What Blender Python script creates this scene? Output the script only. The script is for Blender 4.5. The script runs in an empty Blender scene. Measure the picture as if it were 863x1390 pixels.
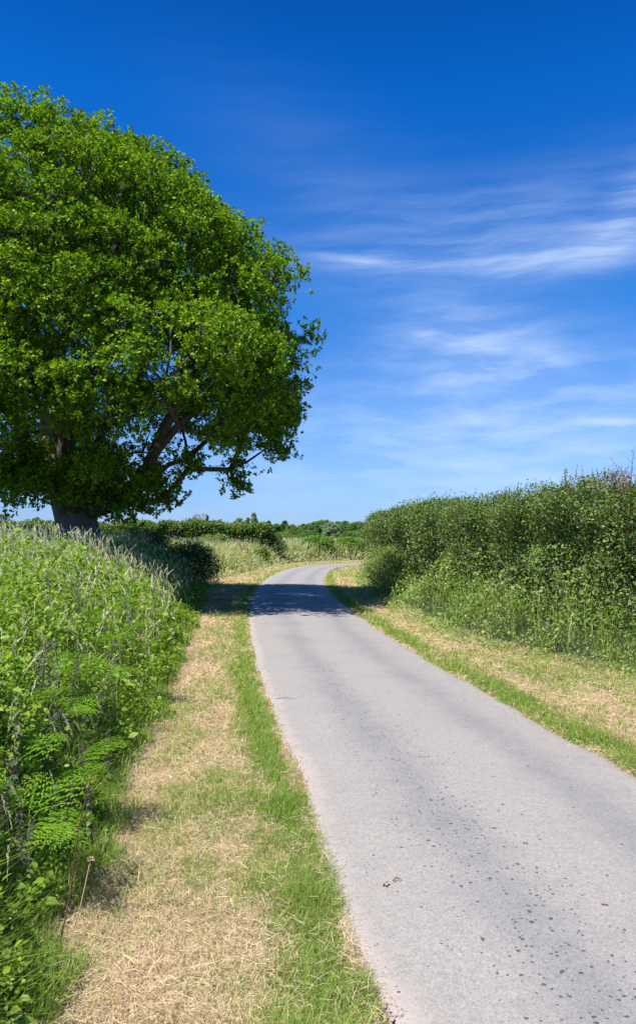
import bpy, math
import numpy as np
from mathutils import Vector
R = math.radians
rng = np.random.default_rng(7)
sc = bpy.context.scene
COL = sc.collection

# ------------------------------------------------------------------ helpers
def nrm(v): return v / np.maximum(np.linalg.norm(v, axis=-1, keepdims=True), 1e-9)
def sstep(a, b, x):
    t = np.clip((x - a) / (b - a), 0, 1); return t * t * (3 - 2 * t)
def vnoise(x, y, seed=0):
    xi = np.floor(x).astype(np.int64); yi = np.floor(y).astype(np.int64)
    fx = x - xi; fy = y - yi; fx = fx*fx*(3-2*fx); fy = fy*fy*(3-2*fy)
    def h(a, b):
        n = (a * 374761393 + b * 668265263 + seed * 1442695041) & 0xffffffff
        n = ((n ^ (n >> 13)) * 1274126177) & 0xffffffff
        return ((n ^ (n >> 16)) & 0xffff) / 65535.0
    return (h(xi, yi)*(1-fx) + h(xi+1, yi)*fx)*(1-fy) + (h(xi, yi+1)*(1-fx) + h(xi+1, yi+1)*fx)*fy
def fbm(x, y, seed=0):
    return vnoise(x, y, seed)*.5 + vnoise(x*2.1, y*2.1, seed+1)*.3 + vnoise(x*4.3, y*4.3, seed+2)*.2

class Geo:
    """collects triangles / quads of several materials into ONE mesh"""
    def __init__(s): s.v = []; s.f = []; s.m = []; s.n = 0
    def add(s, v, f, m=0):
        v = np.asarray(v, np.float32).reshape(-1, 3); f = np.asarray(f, np.int64).reshape(-1, 3)
        s.v.append(v); s.f.append(f + s.n); s.n += len(v)
        s.m.append(np.full(len(f), m, np.int32))
    def inst(s, T, F, pos, X, Y, Z, m=0):
        """template verts T (V,3) placed at pos with (scaled) axes X, Y, Z (N,3)"""
        T = np.asarray(T, np.float32); F = np.asarray(F, np.int64)
        if len(pos) == 0: return
        v = (T[None, :, 0:1]*X[:, None, :] + T[None, :, 1:2]*Y[:, None, :] + T[None, :, 2:3]*Z[:, None, :]) + pos[:, None, :]
        f = F[None] + (np.arange(len(pos))*len(T))[:, None, None]
        s.add(v.reshape(-1, 3), f.reshape(-1, 3), m)
    def build(s, name, mats, parent=None, smooth=False, origin=None, link=True):
        v = np.concatenate(s.v); f = np.concatenate(s.f); mi = np.concatenate(s.m)
        if origin is not None: v = v - np.asarray(origin, np.float32)
        me = bpy.data.meshes.new(name)
        me.vertices.add(len(v)); me.vertices.foreach_set('co', v.astype(np.float32).ravel())
        me.loops.add(len(f)*3); me.loops.foreach_set('vertex_index', f.astype(np.int32).ravel())
        me.polygons.add(len(f)); me.polygons.foreach_set('loop_start', np.arange(0, len(f)*3, 3, dtype=np.int32))
        me.polygons.foreach_set('loop_total', np.full(len(f), 3, np.int32))
        for m in (mats if isinstance(mats, (list, tuple)) else [mats]): me.materials.append(m)
        me.polygons.foreach_set('material_index', mi)
        if smooth: me.polygons.foreach_set('use_smooth', np.ones(len(f), bool))
        me.update(calc_edges=True)
        o = bpy.data.objects.new(name, me)
        if link: COL.objects.link(o)
        if parent: o.parent = parent
        elif origin is not None: o.location = origin
        return o

def tag(o, label=None, cat=None, group=None, kind=None):
    if label: o['label'] = label
    if cat: o['category'] = cat
    if group: o['group'] = group
    if kind: o['kind'] = kind
    return o
def empty(name, loc, rz=0):
    o = bpy.data.objects.new(name, None); COL.objects.link(o); o.location = loc; o.rotation_euler = (0, 0, rz)
    o.empty_display_size = .2; return o
def copy_tree(o, parent=None):
    c = o.copy(); COL.objects.link(c)
    if parent: c.parent = parent
    for ch in [x for x in bpy.data.objects if x.parent == o]: copy_tree(ch, c)
    return c

def tube(g, pts, rad, k=6, m=0, cap=False):
    pts = np.asarray(pts, float); rad = np.broadcast_to(np.asarray(rad, float), (len(pts),))
    t = nrm(np.gradient(pts, axis=0)); up = np.array([0, 0, 1.]) if abs(t[0, 2]) < .9 else np.array([1., 0, 0])
    a = nrm(np.cross(t, up)); b = np.cross(t, a)
    th = np.arange(k)/k*2*np.pi
    ring = pts[:, None] + rad[:, None, None]*(np.cos(th)[None, :, None]*a[:, None] + np.sin(th)[None, :, None]*b[:, None])
    n = len(pts); F = []
    for i in range(n-1):
        for j in range(k):
            p, q = i*k+j, i*k+(j+1) % k
            F += [(p, q, q+k), (p, q+k, p+k)]
    g.add(ring.reshape(-1, 3), F, m)

def frames(axis, normal):
    y = nrm(axis); x = nrm(np.cross(y, normal)); z = np.cross(x, y); return x, y, z
def randdir(n, r=rng): return nrm(r.normal(size=(n, 3)))

# leaf templates: y along leaf, z the normal
LEAF = (np.array([(0,0,0), (-.32,.45,.08), (0,1,-.03), (.32,.45,.08)]), np.array([(0,2,1), (0,3,2)]))
LEAF6 = (np.array([(0,0,0), (-.30,.28,.06), (-.27,.62,.05), (0,1,-.10), (.27,.62,.05), (.30,.28,.06), (0,.5,0)]),
         np.array([(0,6,1), (1,6,2), (2,6,3), (0,5,6), (5,4,6), (4,3,6)]))
def oakleaf():
    pts = [(0,0)]
    prof = [(.10,.13),(.16,.26),(.10,.33),(.24,.47),(.15,.55),(.27,.70),(.16,.80),(.17,.92)]
    L = [(-a, b) for a, b in prof]; Rr = [(a, b) for a, b in prof]
    v = [(0,0,0)] + [(x, y, .25*abs(x)) for x, y in L] + [(0,1,0)] + [(x, y, .25*abs(x)) for x, y in Rr[::-1]]
    n = len(v); v.append((0,.5,0)); F = [(n, (i+1) % n, i) for i in range(n)]
    return np.array(v), np.array(F)
def blade_template(bend, seg=3):
    v = []; F = []
    for i in range(seg):
        t = i/seg; w = .5*(1-t**1.6*.75)
        v += [(-w, bend*t*t, t*(1-.25*abs(bend)*t)), (w, bend*t*t, t*(1-.25*abs(bend)*t))]
    v.append((0, bend, 1-.25*abs(bend)))
    for i in range(seg-1): a = 2*i; F += [(a, a+1, a+3), (a, a+3, a+2)]
    a = 2*(seg-1); F.append((a, a+1, a+2))
    return np.array(v), np.array(F)
BLADES = [blade_template(b, s) for b, s in ((.15, 2), (.45, 3), (.8, 3), (1.15, 4))]

def add_blades(g, P, H, W, m=0, bias=(0, 0), lean=.25, weights=None):
    """upright grass blades: P (N,3) roots, H heights, W widths"""
    n = len(P); kind = rng.choice(len(BLADES), n, p=weights)
    yaw = rng.uniform(0, 2*np.pi, n)
    d = np.stack([np.cos(yaw)+bias[0], np.sin(yaw)+bias[1], np.zeros(n)], 1); d = nrm(d)
    Z = nrm(np.stack([d[:, 0]*lean*rng.uniform(-.3, 1, n), d[:, 1]*lean*rng.uniform(-.3, 1, n), np.ones(n)], 1))
    X = nrm(np.cross(d, Z))
    for k, (T, F) in enumerate(BLADES):
        s = kind == k
        g.inst(T, F, P[s], X[s]*W[s, None], d[s]*H[s, None], Z[s]*H[s, None], m)

# ------------------------------------------------------------------ materials
def newmat(name):
    m = bpy.data.materials.new(name); m.use_nodes = True; nt = m.node_tree; nt.nodes.clear(); return m, nt
def N(nt, t, **kw):
    n = nt.nodes.new(t)
    for k, v in kw.items():
        if k.startswith('i_'):
            key = k[2:]; key = int(key) if key.isdigit() else key.replace('_', ' ')
            n.inputs[key].default_value = v
        else: setattr(n, k, v)
    return n
def ramp(nt, fac, stops, interp='LINEAR'):
    r = N(nt, 'ShaderNodeValToRGB'); r.color_ramp.interpolation = interp
    e = r.color_ramp.elements
    while len(e) < len(stops): e.new(.5)
    for el, (p, c) in zip(e, stops): el.position = p; el.color = tuple(c) + ((1,) if len(c) == 3 else ())
    nt.links.new(fac, r.inputs[0]); return r
def leafmat(name, cols, trans=.45, gloss=.06, rough=.45, patch=.35, pscale=.6, tint=(1.15, 1.25, .5)):
    """cols: dark, mid, light leaf colours, chosen per leaf and by soft patches"""
    m, nt = newmat(name); L = nt.links.new
    geo = N(nt, 'ShaderNodeNewGeometry'); tc = N(nt, 'ShaderNodeTexCoord')
    no = N(nt, 'ShaderNodeTexNoise', i_Scale=pscale, i_Detail=2.0); L(geo.outputs['Position'], no.inputs['Vector'])
    mx = N(nt, 'ShaderNodeMix', data_type='FLOAT'); mx.inputs[0].default_value = patch
    L(geo.outputs['Random Per Island'], mx.inputs[2]); L(no.outputs[0], mx.inputs[3])
    cr = ramp(nt, mx.outputs[0], [(.12, cols[0]), (.5, cols[1]), (.9, cols[2])])
    dif = N(nt, 'ShaderNodeBsdfDiffuse'); L(cr.outputs[0], dif.inputs[0])
    tr = N(nt, 'ShaderNodeBsdfTranslucent')
    tm = N(nt, 'ShaderNodeMix', data_type='RGBA', blend_type='MULTIPLY'); tm.inputs[0].default_value = 1
    L(cr.outputs[0], tm.inputs[6]); tm.inputs[7].default_value = (tint[0], tint[1], tint[2], 1); L(tm.outputs[2], tr.inputs[0])
    a = N(nt, 'ShaderNodeMixShader'); a.inputs[0].default_value = trans; L(dif.outputs[0], a.inputs[1]); L(tr.outputs[0], a.inputs[2])
    gl = N(nt, 'ShaderNodeBsdfGlossy', i_Roughness=.6); gl.inputs[0].default_value = (.9, 1, .8, 1)
    b = N(nt, 'ShaderNodeMixShader'); b.inputs[0].default_value = gloss*.35; L(a.outputs[0], b.inputs[1]); L(gl.outputs[0], b.inputs[2])
    o = N(nt, 'ShaderNodeOutputMaterial'); L(b.outputs[0], o.inputs[0]); return m
def plainmat(name, cols, scale=8, rough=.9, bump=0, stretch=(1, 1, 1), spec=.2):
    m, nt = newmat(name); L = nt.links.new
    geo = N(nt, 'ShaderNodeNewGeometry'); mp = N(nt, 'ShaderNodeMapping'); mp.inputs['Scale'].default_value = stretch
    L(geo.outputs['Position'], mp.inputs[0])
    no = N(nt, 'ShaderNodeTexNoise', i_Scale=scale, i_Detail=6.0, i_Roughness=.65); L(mp.outputs[0], no.inputs['Vector'])
    cr = ramp(nt, no.outputs[0], [(.3, cols[0]), (.7, cols[1])])
    p = N(nt, 'ShaderNodeBsdfPrincipled', i_Roughness=rough); p.inputs['Specular IOR Level'].default_value = spec
    L(cr.outputs[0], p.inputs['Base Color'])
    if bump:
        bp = N(nt, 'ShaderNodeBump', i_Strength=bump, i_Distance=.03); L(no.outputs[0], bp.inputs['Height']); L(bp.outputs[0], p.inputs['Normal'])
    o = N(nt, 'ShaderNodeOutputMaterial'); L(p.outputs[0], o.inputs[0]); return m

M = {}
M['oak'] = leafmat('oak leaf', [(.030,.09,.006), (.12,.235,.009), (.37,.49,.018)], trans=.36, gloss=.05, pscale=.9, patch=.45)
M['limb'] = plainmat('dark oak limb', [(.045,.038,.032), (.13,.11,.095)], scale=7, bump=.6)
M['bark'] = plainmat('oak bark', [(.08,.08,.09), (.22,.21,.225)], scale=5, bump=1.0, stretch=(3.2, 3.2, .5))
M['twig'] = plainmat('dark twig', [(.05,.04,.03), (.12,.10,.08)], scale=20)
M['paletwig'] = plainmat('pale dead twig', [(.22,.19,.16), (.36,.33,.29)], scale=20)
M['hedge'] = leafmat('hawthorn leaf', [(.030,.068,.016), (.095,.155,.030), (.24,.31,.07)], trans=.35, gloss=.09, rough=.4, pscale=1.2)
M['hedge_red'] = leafmat('reddish young leaf', [(.12,.05,.03), (.20,.09,.045), (.24,.15,.06)], trans=.35, gloss=.05)
M['redtwig'] = plainmat('reddish shoot', [(.13,.055,.055), (.26,.12,.10)], scale=30)
M['weed'] = leafmat('fresh weed leaf', [(.08,.18,.012), (.19,.33,.02), (.35,.47,.045)], trans=.45, gloss=.06, pscale=1.5)
M['bracken'] = leafmat('fern leaf', [(.08,.20,.012), (.155,.31,.016), (.27,.42,.03)], trans=.45, gloss=.04, pscale=1.3)
M['rweed'] = leafmat('verge weed leaf', [(.08,.14,.027), (.175,.25,.055), (.32,.39,.13)], trans=.4, gloss=.07, pscale=1.5)
M['blade'] = leafmat('grass blade', [(.10,.20,.018), (.21,.32,.035), (.37,.43,.12)], trans=.45, gloss=.07, pscale=1.1)
M['shortgrass'] = leafmat('short grass blade', [(.11,.20,.018), (.21,.32,.04), (.36,.41,.12)], trans=.45, gloss=.06, pscale=1.6)
M['straw'] = leafmat('dry straw', [(.33,.22,.12), (.59,.44,.27), (.76,.63,.43)], trans=.15, gloss=.04, pscale=3, tint=(1, .95, .8))
M['seed'] = leafmat('pale seed head', [(.62,.57,.35), (.76,.71,.49), (.86,.82,.62)], trans=.35, gloss=.03, pscale=1, tint=(1, 1, .85))
M['stem'] = leafmat('green grass stem', [(.20,.25,.07), (.36,.39,.16), (.56,.54,.30)], trans=.2, gloss=.05, tint=(1, 1, .8))
M['nettle'] = leafmat('purple grey flower cluster', [(.12,.095,.10), (.22,.185,.19), (.32,.29,.28)], trans=.25, gloss=.02, tint=(1, 1, 1))
M['nettle_leaf'] = leafmat('dull nettle leaf', [(.05,.10,.04), (.10,.16,.07), (.17,.24,.12)], trans=.35, gloss=.07)
M['dockstem'] = plainmat('dark red stem', [(.07,.03,.025), (.15,.075,.05)], scale=30)
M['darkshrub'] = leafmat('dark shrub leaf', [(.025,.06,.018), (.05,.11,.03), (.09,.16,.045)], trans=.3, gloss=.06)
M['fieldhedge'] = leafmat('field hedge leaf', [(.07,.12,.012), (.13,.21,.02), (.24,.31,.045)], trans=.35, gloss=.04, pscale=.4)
M['hedge_shade'] = leafmat('shade-toned field hedge leaf', [(.04,.08,.018), (.085,.145,.03), (.15,.22,.045)], trans=.3, gloss=.05)  # shade on the lower field hedge, put into the leaf colour
M['bramble'] = leafmat('bright bramble leaf', [(.07,.17,.014), (.13,.27,.025), (.22,.36,.05)], trans=.4, gloss=.06)
M['meadow'] = leafmat('meadow grass', [(.22,.26,.09), (.40,.42,.20), (.58,.56,.36)], trans=.35, gloss=.04, pscale=.35, patch=.55)
M['reed'] = leafmat('pale meadow seed heads', [(.34,.31,.17), (.46,.42,.28), (.58,.54,.42)], trans=.3, gloss=.02, tint=(1,1,.9))
M['far_green'] = leafmat('far green leaf', [(.06,.13,.03), (.11,.20,.05), (.18,.28,.08)], trans=.3, gloss=.03, pscale=.15)
M['far_dark'] = leafmat('far dark leaf', [(.07,.12,.06), (.11,.17,.085), (.16,.24,.12)], trans=.3, gloss=.03, pscale=.15)
M['far_pale'] = leafmat('far pale leaf', [(.15,.23,.12), (.24,.32,.19), (.34,.42,.27)], trans=.3, gloss=.05, pscale=.15)
M['far_yellow'] = leafmat('far yellow green leaf', [(.09,.16,.03), (.15,.23,.045), (.24,.31,.08)], trans=.3, gloss=.03, pscale=.15)
M['blossom'] = leafmat('cream blossom', [(.4,.40,.25), (.55,.54,.38), (.7,.7,.55)], trans=.3, gloss=.02, tint=(1,1,.9))
M['pinkdead'] = leafmat('dead pinkish stem', [(.35,.22,.15), (.48,.33,.24), (.6,.46,.35)], trans=.1, gloss=.02, tint=(1,1,1))
M['soil'] = plainmat('dry brown soil', [(.14,.09,.055), (.30,.21,.14)], scale=25, bump=.6)
M['grit'] = leafmat('loose grit', [(.16,.10,.08), (.27,.20,.17), (.38,.32,.29)], trans=0, gloss=.02, tint=(1,1,1))
M['deadleaf'] = leafmat('curled dry leaf', [(.30,.20,.12), (.50,.38,.27), (.6,.5,.4)], trans=.2, gloss=.04, tint=(1,1,1))

# ground: straw thatch on the verges, dark soil under the banks, grassy field far off
def groundmat():
    m, nt = newmat('ground'); L = nt.links.new
    geo = N(nt, 'ShaderNodeNewGeometry')
    at = N(nt, 'ShaderNodeAttribute', attribute_name='zone')
    n1 = N(nt, 'ShaderNodeTexNoise', i_Scale=90.0, i_Detail=5.0, i_Roughness=.7); L(geo.outputs['Position'], n1.inputs['Vector'])
    n2 = N(nt, 'ShaderNodeTexNoise', i_Scale=1.6, i_Detail=3.0); L(geo.outputs['Position'], n2.inputs['Vector'])
    mx = N(nt, 'ShaderNodeMix', data_type='FLOAT'); mx.inputs[0].default_value = .35; L(n1.outputs[0], mx.inputs[2]); L(n2.outputs[0], mx.inputs[3])
    straw = ramp(nt, mx.outputs[0], [(.34, (.16,.11,.06)), (.5, (.36,.26,.15)), (.66, (.55,.43,.27))])
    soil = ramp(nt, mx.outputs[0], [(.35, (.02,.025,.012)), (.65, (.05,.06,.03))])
    n3 = N(nt, 'ShaderNodeTexNoise', i_Scale=.05, i_Detail=6.0); L(geo.outputs['Position'], n3.inputs['Vector'])
    field = ramp(nt, n3.outputs[0], [(.35, (.10,.16,.03)), (.65, (.20,.25,.07))])
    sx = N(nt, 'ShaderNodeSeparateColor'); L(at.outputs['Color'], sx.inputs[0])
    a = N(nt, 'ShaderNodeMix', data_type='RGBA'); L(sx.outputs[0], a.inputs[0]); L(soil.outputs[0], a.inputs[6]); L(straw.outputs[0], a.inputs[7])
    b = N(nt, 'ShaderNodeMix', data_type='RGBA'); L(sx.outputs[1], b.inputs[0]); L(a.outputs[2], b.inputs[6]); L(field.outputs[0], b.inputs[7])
    p = N(nt, 'ShaderNodeBsdfPrincipled', i_Roughness=.95); p.inputs['Specular IOR Level'].default_value = .1; L(b.outputs[2], p.inputs['Base Color'])
    bp = N(nt, 'ShaderNodeBump', i_Strength=.7, i_Distance=.02); L(n1.outputs[0], bp.inputs['Height']); L(bp.outputs[0], p.inputs['Normal'])
    o = N(nt, 'ShaderNodeOutputMaterial'); L(p.outputs[0], o.inputs[0]); return m
def roadmat():
    m, nt = newmat('worn pale asphalt'); L = nt.links.new
    geo = N(nt, 'ShaderNodeNewGeometry'); uv = N(nt, 'ShaderNodeUVMap'); sep = N(nt, 'ShaderNodeSeparateXYZ'); L(uv.outputs[0], sep.inputs[0])
    P = geo.outputs['Position']
    def mth(op, a, b=None, c=None):
        n = N(nt, 'ShaderNodeMath', operation=op)
        for i, q in enumerate((a, b, c)):
            if q is None: continue
            if isinstance(q, (int, float)): n.inputs[i].default_value = q
            else: L(q, n.inputs[i])
        return n.outputs[0]
    wob = N(nt, 'ShaderNodeTexNoise', i_Scale=.5, i_Detail=2.0); L(P, wob.inputs['Vector'])
    u = mth('ADD', sep.outputs[0], mth('MULTIPLY', mth('SUBTRACT', wob.outputs[0], .5), .22))
    def band(c, w):
        d = mth('DIVIDE', mth('SUBTRACT', u, c), w); return mth('EXPONENT', mth('MULTIPLY', mth('MULTIPLY', d, d), -1.0))
    tracks = mth('ADD', band(-.36, .19), band(.50, .19))
    # broad tone
    n5 = N(nt, 'ShaderNodeTexNoise', i_Scale=7.0, i_Detail=7.0, i_Roughness=.7); L(P, n5.inputs['Vector'])
    n2 = N(nt, 'ShaderNodeTexNoise', i_Scale=1.1, i_Detail=5.0, i_Roughness=.6); L(P, n2.inputs['Vector'])
    tone = mth('ADD', mth('MULTIPLY', tracks, .48), mth('ADD', mth('MULTIPLY', mth('SUBTRACT', n2.outputs[0], .5), .9), mth('MULTIPLY', mth('SUBTRACT', n5.outputs[0], .5), .9)))
    base = ramp(nt, tone, [(0, (.262,.242,.226)), (.35, (.222,.212,.206)), (.85, (.168,.165,.168))])
    # fine aggregate
    ag = N(nt, 'ShaderNodeTexVoronoi', i_Scale=120.0); L(P, ag.inputs['Vector'])
    agr = ramp(nt, ag.outputs['Color'], [(0, (.70,.70,.70)), (.5, (1,1,1)), (1, (1.26,1.26,1.24))])
    m1 = N(nt, 'ShaderNodeMix', data_type='RGBA', blend_type='MULTIPLY'); m1.inputs[0].default_value = .8; L(base.outputs[0], m1.inputs[6]); L(agr.outputs[0], m1.inputs[7])
    n4 = N(nt, 'ShaderNodeTexNoise', i_Scale=28.0, i_Detail=4.0, i_Roughness=.75); L(P, n4.inputs['Vector'])
    r4 = ramp(nt, n4.outputs[0], [(.3, (.80,.80,.80)), (.7, (1.14,1.13,1.12))])
    m2 = N(nt, 'ShaderNodeMix', data_type='RGBA', blend_type='MULTIPLY'); m2.inputs[0].default_value = .75; L(m1.outputs[2], m2.inputs[6]); L(r4.outputs[0], m2.inputs[7])
    # pale pinkish dusty edges
    au = mth('ABSOLUTE', sep.outputs[0]); en = N(nt, 'ShaderNodeTexNoise', i_Scale=6.0, i_Detail=4.0); L(P, en.inputs['Vector'])
    edge = ramp(nt, mth('ADD', au, mth('MULTIPLY', mth('SUBTRACT', en.outputs[0], .5), .22)), [(.88, (0,0,0)), (1.0, (1,1,1))])
    m3 = N(nt, 'ShaderNodeMix', data_type='RGBA'); L(mth('MULTIPLY', edge.outputs[0], .6), m3.inputs[0]); L(m2.outputs[2], m3.inputs[6]); m3.inputs[7].default_value = (.34,.285,.255, 1)
    # dark tar spots: bare stones pressed in, mostly in the left wheel track
    mp = N(nt, 'ShaderNodeMapping'); mp.inputs['Scale'].default_value = (1, 1.0, 0); L(P, mp.inputs[0])
    dist = N(nt, 'ShaderNodeTexNoise', i_Scale=30.0, i_Detail=2.0); L(P, dist.inputs['Vector'])
    vadd = N(nt, 'ShaderNodeVectorMath', operation='SCALE'); L(dist.outputs['Color'], vadd.inputs[0]); vadd.inputs['Scale'].default_value = .03
    va2 = N(nt, 'ShaderNodeVectorMath', operation='ADD'); L(mp.outputs[0], va2.inputs[0]); L(vadd.outputs[0], va2.inputs[1])
    sy = N(nt, 'ShaderNodeSeparateXYZ'); L(P, sy.inputs[0]); fade = N(nt, 'ShaderNodeMapRange', interpolation_type='SMOOTHSTEP'); L(sy.outputs[1], fade.inputs[0])
    fade.inputs[1].default_value = 4.5; fade.inputs[2].default_value = 14; fade.inputs[3].default_value = 1; fade.inputs[4].default_value = .12; fade = fade.outputs[0]
    def spots(scale, rad, prob_lo, prob_hi):
        v = N(nt, 'ShaderNodeTexVoronoi', i_Scale=scale, voronoi_dimensions='2D'); v.inputs['Randomness'].default_value = 1; L(va2.outputs[0], v.inputs['Vector'])
        sc2 = N(nt, 'ShaderNodeSeparateColor'); L(v.outputs['Color'], sc2.inputs[0])
        thr = mth('MULTIPLY', mth('ADD', mth('MULTIPLY', band(-.32, .24), prob_hi), prob_lo), fade)
        pick = mth('LESS_THAN', sc2.outputs[0], thr)
        size = mth('MULTIPLY', mth('ADD', mth('MULTIPLY', mth('POWER', sc2.outputs[1], 1.4), 1.0), .3), rad)
        inside = mth('LESS_THAN', v.outputs['Distance'], size)
        return mth('MULTIPLY', pick, inside)
    sp = mth('MAXIMUM', spots(11.0, .125, .02, .55), spots(23.0, .17, .02, .48))
    m4 = N(nt, 'ShaderNodeMix', data_type='RGBA'); L(mth('MULTIPLY', sp, .88), m4.inputs[0]); L(m3.outputs[2], m4.inputs[6]); m4.inputs[7].default_value = (.05,.053,.06, 1)
    p = N(nt, 'ShaderNodeBsdfPrincipled', i_Roughness=.8); p.inputs['Specular IOR Level'].default_value = .3; L(m4.outputs[2], p.inputs['Base Color'])
    hs = mth('ADD', mth('MULTIPLY', ag.outputs['Distance'], .5), n4.outputs[0])
    bp = N(nt, 'ShaderNodeBump', i_Strength=.35, i_Distance=.006); L(hs, bp.inputs['Height']); L(bp.outputs[0], p.inputs['Normal'])
    o = N(nt, 'ShaderNodeOutputMaterial'); L(p.outputs[0], o.inputs[0]); return m

# ------------------------------------------------------------------ layout (metres; y away from the camera)
def polyline(pts, step=.5):
    pts = np.array(pts, float)
    d = np.r_[0, np.cumsum(np.linalg.norm(np.diff(pts, axis=0), axis=1))]
    # catmull style smoothing by resampling + averaging
    s = np.arange(0, d[-1], step); q = np.stack([np.interp(s, d, pts[:, i]) for i in range(2)], 1)
    for _ in range(10): q[1:-1] = (q[:-2] + 2*q[1:-1] + q[2:])/4
    return q
ROADC = polyline([(2.9,-6), (2.05,0), (1.6,3.5), (1.25,6.06), (.38,11.8), (-.12,16.2), (-.67,22), (-.96,27), (-1.10,32), (-1.08,37), (-.76,43.5), (-.30,48.5), (1.0,53.5), (3.6,57), (9,60), (18,62.5), (34,64), (60,65)])
FOOTL = polyline([(-.95,-6), (-1.1,0), (-1.25,3.5), (-1.42,4.76), (-1.75,7.4), (-2.41,13.3), (-3.3,20), (-4.3,28), (-4.9,34), (-4.5,40), (-3.6,48), (-2.9,54), (-1.2,61), (3.0,66), (12,70), (34,73), (60,74)])
FOOTR = polyline([(7.4,-6), (6.8,0), (6.3,3), (5.3,8), (4.5,10.3), (3.5,11.8), (2.85,13.5), (2.3,17.4), (1.95,24), (1.7,31), (1.9,38), (2.9,44), (4.9,49), (9.5,53), (22,56.5), (60,59)])
HEDGE = polyline([(11.5,-8), (9.8,-3), (8.6,1), (7.4,6), (6.0,10.5), (5.1,14.7), (4.35,19), (3.8,25), (3.35,35), (3.6,39), (4.6,43.5), (6.8,47.3), (11,50), (24,53.5), (60,56)])
def sdist_exact(P, L, chunk=20000):
    """signed distance of points (N,2) to a polyline: + on its right-hand side"""
    L = L[::2] if (len(L) % 2) else np.r_[L[:-1:2], L[-1:]]
    out = np.empty(len(P)); seg = np.diff(L, axis=0); sl = (seg**2).sum(1)
    for i in range(0, len(P), chunk):
        p = P[i:i+chunk]; r = p[:, None] - L[None, :-1]
        t = np.clip((r*seg[None]).sum(2)/sl[None], 0, 1)
        q = r - t[..., None]*seg[None]; dd = (q**2).sum(2); k = dd.argmin(1); j = np.arange(len(p))
        s = seg[k]; rr = q[j, k]; cr = s[:, 1]*rr[:, 0] - s[:, 0]*rr[:, 1]
        out[i:i+chunk] = np.sqrt(dd[j, k])*np.sign(cr)
    return out
_fields = {}
FX0, FX1, FY0, FY1, FS = -64., 64., -16., 124., .2
def sdist(P, L):
    """the same from a distance field on a 0.2 m grid (exact outside it)"""
    P = np.asarray(P, float)
    if id(L) not in _fields:
        x = np.arange(FX0, FX1+FS, FS); y = np.arange(FY0, FY1+FS, FS); A, B = np.meshgrid(x, y)
        _fields[id(L)] = sdist_exact(np.stack([A.ravel(), B.ravel()], 1), L).reshape(A.shape)
    D = _fields[id(L)]; u = (P[:, 0]-FX0)/FS; v = (P[:, 1]-FY0)/FS
    ok = (u >= 0) & (v >= 0) & (u < D.shape[1]-2) & (v < D.shape[0]-2); out = np.empty(len(P))
    i = u[ok].astype(int); j = v[ok].astype(int); a = u[ok]-i; b = v[ok]-j
    out[ok] = (D[j, i]*(1-a) + D[j, i+1]*a)*(1-b) + (D[j+1, i]*(1-a) + D[j+1, i+1]*a)*b
    if (~ok).any(): out[~ok] = sdist_exact(P[~ok], L)
    return out
def zones(P):
    dl = -sdist(P, FOOTL); dr = sdist(P, FOOTR); dc = sdist(P, ROADC); return dl, dr, dc
def height(P, z=None):
    dl, dr, dc = z if z is not None else zones(P)
    h = .92*sstep(0, 2.8, dl) + .28*sstep(0, 1.8, dr)
    h = h + .05*(fbm(P[:, 0]*.8, P[:, 1]*.8, 3) - .5)*sstep(1.5, 2.2, np.abs(dc)) 
    h = h + .25*(fbm(P[:, 0]*.25, P[:, 1]*.25, 9) - .5)*sstep(.5, 3, dl)
    h = h - .06*(1 - sstep(1.0, 1.42, np.abs(dc)))
    return h
def with_h(P, dz=0):
    return np.c_[P, height(P) + dz]

# ground sheet: fine near the lane, coarse to the horizon
gx = np.r_[-3000, -1500, -700, -350, -180, -100, -60, -40, -30, np.arange(-24, -9, .6), np.arange(-9, 9, .16), np.arange(9, 30, .7), 34, 42, 60, 100, 180, 350, 700, 1500, 3000]
gy = np.r_[-400, -150, -60, -25, -12, np.arange(-6, 2, .5), np.arange(2, 20, .16), np.arange(20, 80, .3), 84, 90, 100, 120, 150, 200, 300, 450, 700, 1200, 2200, 4000]
GX, GY = np.meshgrid(gx, gy); P2 = np.stack([GX.ravel(), GY.ravel()], 1)
zn = zones(P2); dl, dr, dc = zn
Hh = height(P2, zn) + .025*(vnoise(P2[:, 0]*3, P2[:, 1]*3, 5) - .5)*(np.abs(dc) > 1.5)
nx, ny = len(gx), len(gy); idx = np.arange(nx*ny).reshape(ny, nx)
a, b, c, d = idx[:-1, :-1].ravel(), idx[:-1, 1:].ravel(), idx[1:, 1:].ravel(), idx[1:, :-1].ravel()
g = Geo(); g.add(np.c_[P2, Hh], np.r_[np.stack([a, b, c], 1), np.stack([a, c, d], 1)])
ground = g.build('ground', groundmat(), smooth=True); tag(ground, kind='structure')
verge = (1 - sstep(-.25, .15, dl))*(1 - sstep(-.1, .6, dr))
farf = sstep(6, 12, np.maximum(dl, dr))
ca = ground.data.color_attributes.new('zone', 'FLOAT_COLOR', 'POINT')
ca.data.foreach_set('color', np.stack([verge, farf, 0*verge, 0*verge+1], 1).astype(np.float32).ravel())

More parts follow.
